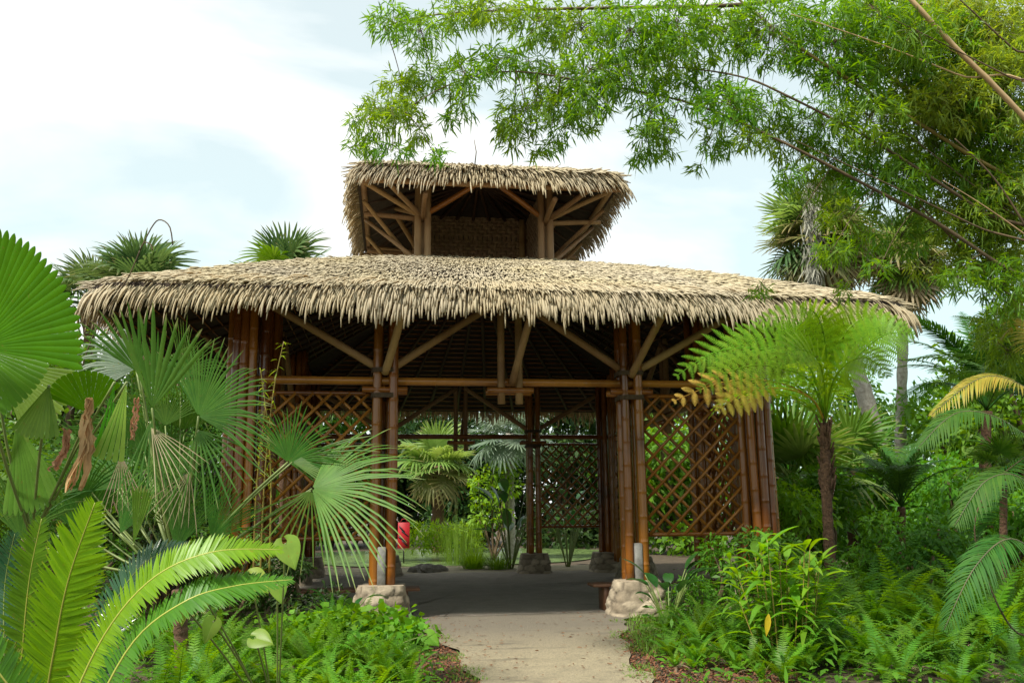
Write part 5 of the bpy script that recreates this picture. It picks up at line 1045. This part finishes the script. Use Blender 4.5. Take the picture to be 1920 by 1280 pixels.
for k, (x, y, rx, ry) in enumerate(EL):
    d0 = 8.4+.4*math.sin(k*1.7)+(.5 if x > 1380 and k % 3 else 0); c0 = pix(x, y, d0); j = np.argmin(np.linalg.norm(CP-c0, axis=1)+np.where(CP[:, 2] < 3, 99, 0)); parent = bam
    ns = int(4+rx*ry/((29. if x < 1350 else 38. if 1560 < x < 1780 and y > 360 else 22.)))
    aa = rng.random(ns)*6.28; rr = np.sqrt(rng.random(ns))*1.02; dd = d0+rng.normal(0, .22, ns)
    S = np.stack([pix(x+rx*r_*math.cos(a_), y+ry*r_*math.sin(a_), d_) for a_, r_, d_ in zip(aa, rr, dd)])
    mb = MB(); nl = 7; od = nrm(S-c0)*.7+rng.normal(0, .5, (ns, 3))+np.array([0, 0, -.45])
    for q in range(nl):
        ld = nrm(nrm(od)+rng.normal(0, .8, (ns, 3))); mb.blades(S+rng.normal(0, .02, (ns, 3)), ld, nrm(rng.normal(0, .6, (ns, 3))+Z), rng.uniform(.07, .145, ns), rng.uniform(.012, .02, ns), rng.uniform(.05, .4, ns), 2, [.35, 1, .04])
    olive_leaf = x > 1640 and (k % 3 != 0); o = mb.build('foliage', M['l_bambood' if olive_leaf else 'l_bamboo'], bam)
    mb = MB(); st = CP[j]; mb.tube(smooth_path([st, (st+c0)/2+Z*.05, c0], 8), np.linspace(.006, .003, 8), 4)
    for q in range(0, ns, 4): mb.tube(np.array([c0+(S[q]-c0)*.0+rng.normal(0, .02, 3), (c0+S[q])/2+Z*.02, S[q]]), [.0028, .002, .0015], 3, None, False)
    mb.build('twig', M['twig'], o)

# ---- ground cover, grass and mulch
def carpet(name, n, xr, dr, size, mat, wr, up=.5, hmax=.12, path_gap=.02, dens=None):
    P = []
    while len(P) < n:
        x, d = random.uniform(*xr), random.uniform(*dr); q = gat(x, d); l_ = -1.04-(q[1]+5)*.05; r_ = .55+(q[1]+5)*.2
        if l_-path_gap < q[0] < r_+path_gap or (q[1] > -1.0 and abs(q[0]) < 4.6 and q[1] < 13): continue
        P.append(q)
    P = np.array(P); P[:, 2] = rng.uniform(.0, hmax, n); mb = MB()
    mb.blades(P, nrm(rng.normal(size=(n, 3))*np.array([1, 1, .4])+Z*up), nrm(rng.normal(0, .4, (n, 3))+Z), size*rng.uniform(.5, 1.3, n), size*wr, .3, 2, [.15, 1, .05]); o = mb.build(name, M[mat], None); structure(o, 'stuff'); return o
carpet('ground_cover', 9000, (-300, 2300), (6.2, 16), .06, 'l_creep', .5, .3, .10, .22)
carpet('undergrowth', 6000, (-300, 2300), (7, 20), .15, 'l_fern2', .3, .5, .3, .3)
carpet('leaf_mulch', 9000, (700, 1500), (6.5, 11), .05, 'mulch', .4, .02, .02, -.06)
# short grass beside the path in front of the footing
n_ = 2600; P = []
while len(P) < n_:
    q = gat(random.uniform(1120, 1330), random.uniform(9.2, 12.6)); r_ = .55+(q[1]+5)*.24
    if q[0] > r_+abs(random.gauss(0, .1))-.05 and q[1] < -.2: P.append(q)
P = np.array(P); a = rng.random(n_)*6.28; mb = MB(); mb.blades(P, np.stack([np.cos(a)*.5, np.sin(a)*.5, np.ones(n_)], -1), np.stack([-np.cos(a), -np.sin(a), np.full(n_, .4)], -1), rng.uniform(.08, .22, n_), .01, rng.uniform(.2, .7, n_), 3, [1, .8, .5, .05]); structure(mb.build('grass', M['l_grass'], None), 'stuff')

# fallen leaf bits on the path and the floor
P = []
while len(P) < 420:
    q = gat(random.uniform(780, 1260), random.uniform(7.2, 13.5)); l_ = -1.04-(q[1]+5)*.05; r_ = .55+(q[1]+5)*.2
    e_ = min(q[0]-l_, r_-q[0])
    if e_ > -.05 and random.random() < math.exp(-e_*2.2)+.06: P.append(q)
P = np.array(P); n_ = len(P); P[:, 2] = .024
mb = MB(); mb.blades(P, nrm(rng.normal(size=(n_, 3))*np.array([1, 1, .05])), nrm(rng.normal(0, .25, (n_, 3))+Z), rng.uniform(.02, .075, n_), rng.uniform(.01, .022, n_), .05, 3, [.2, 1, .8, .05], .3); structure(mb.build('fallen_leaves', M['mulch'], None), 'stuff')

n_ = 1500; P = []
while len(P) < n_:
    q = gat(random.uniform(760, 1300), random.uniform(7.2, 12.4)); l_ = -1.04-(q[1]+5)*.05; r_ = .55+(q[1]+5)*.2; e_ = min(abs(q[0]-l_), abs(q[0]-r_))
    if q[1] < -.3 and e_ < .16 and math.sin(q[1]*2.3+q[0])+math.sin(q[1]*5.1) > -.2+e_*4: P.append(q)
P = np.array(P); a = rng.random(n_)*6.28; mb = MB(); mb.blades(P, np.stack([np.cos(a)*.8, np.sin(a)*.8, np.ones(n_)], -1), np.stack([-np.cos(a), -np.sin(a), np.full(n_, .4)], -1), rng.uniform(.04, .13, n_), .009, rng.uniform(.3, .9, n_), 3, [1, .8, .5, .05]); structure(mb.build('edge_grass', M['l_grass'], None), 'stuff')
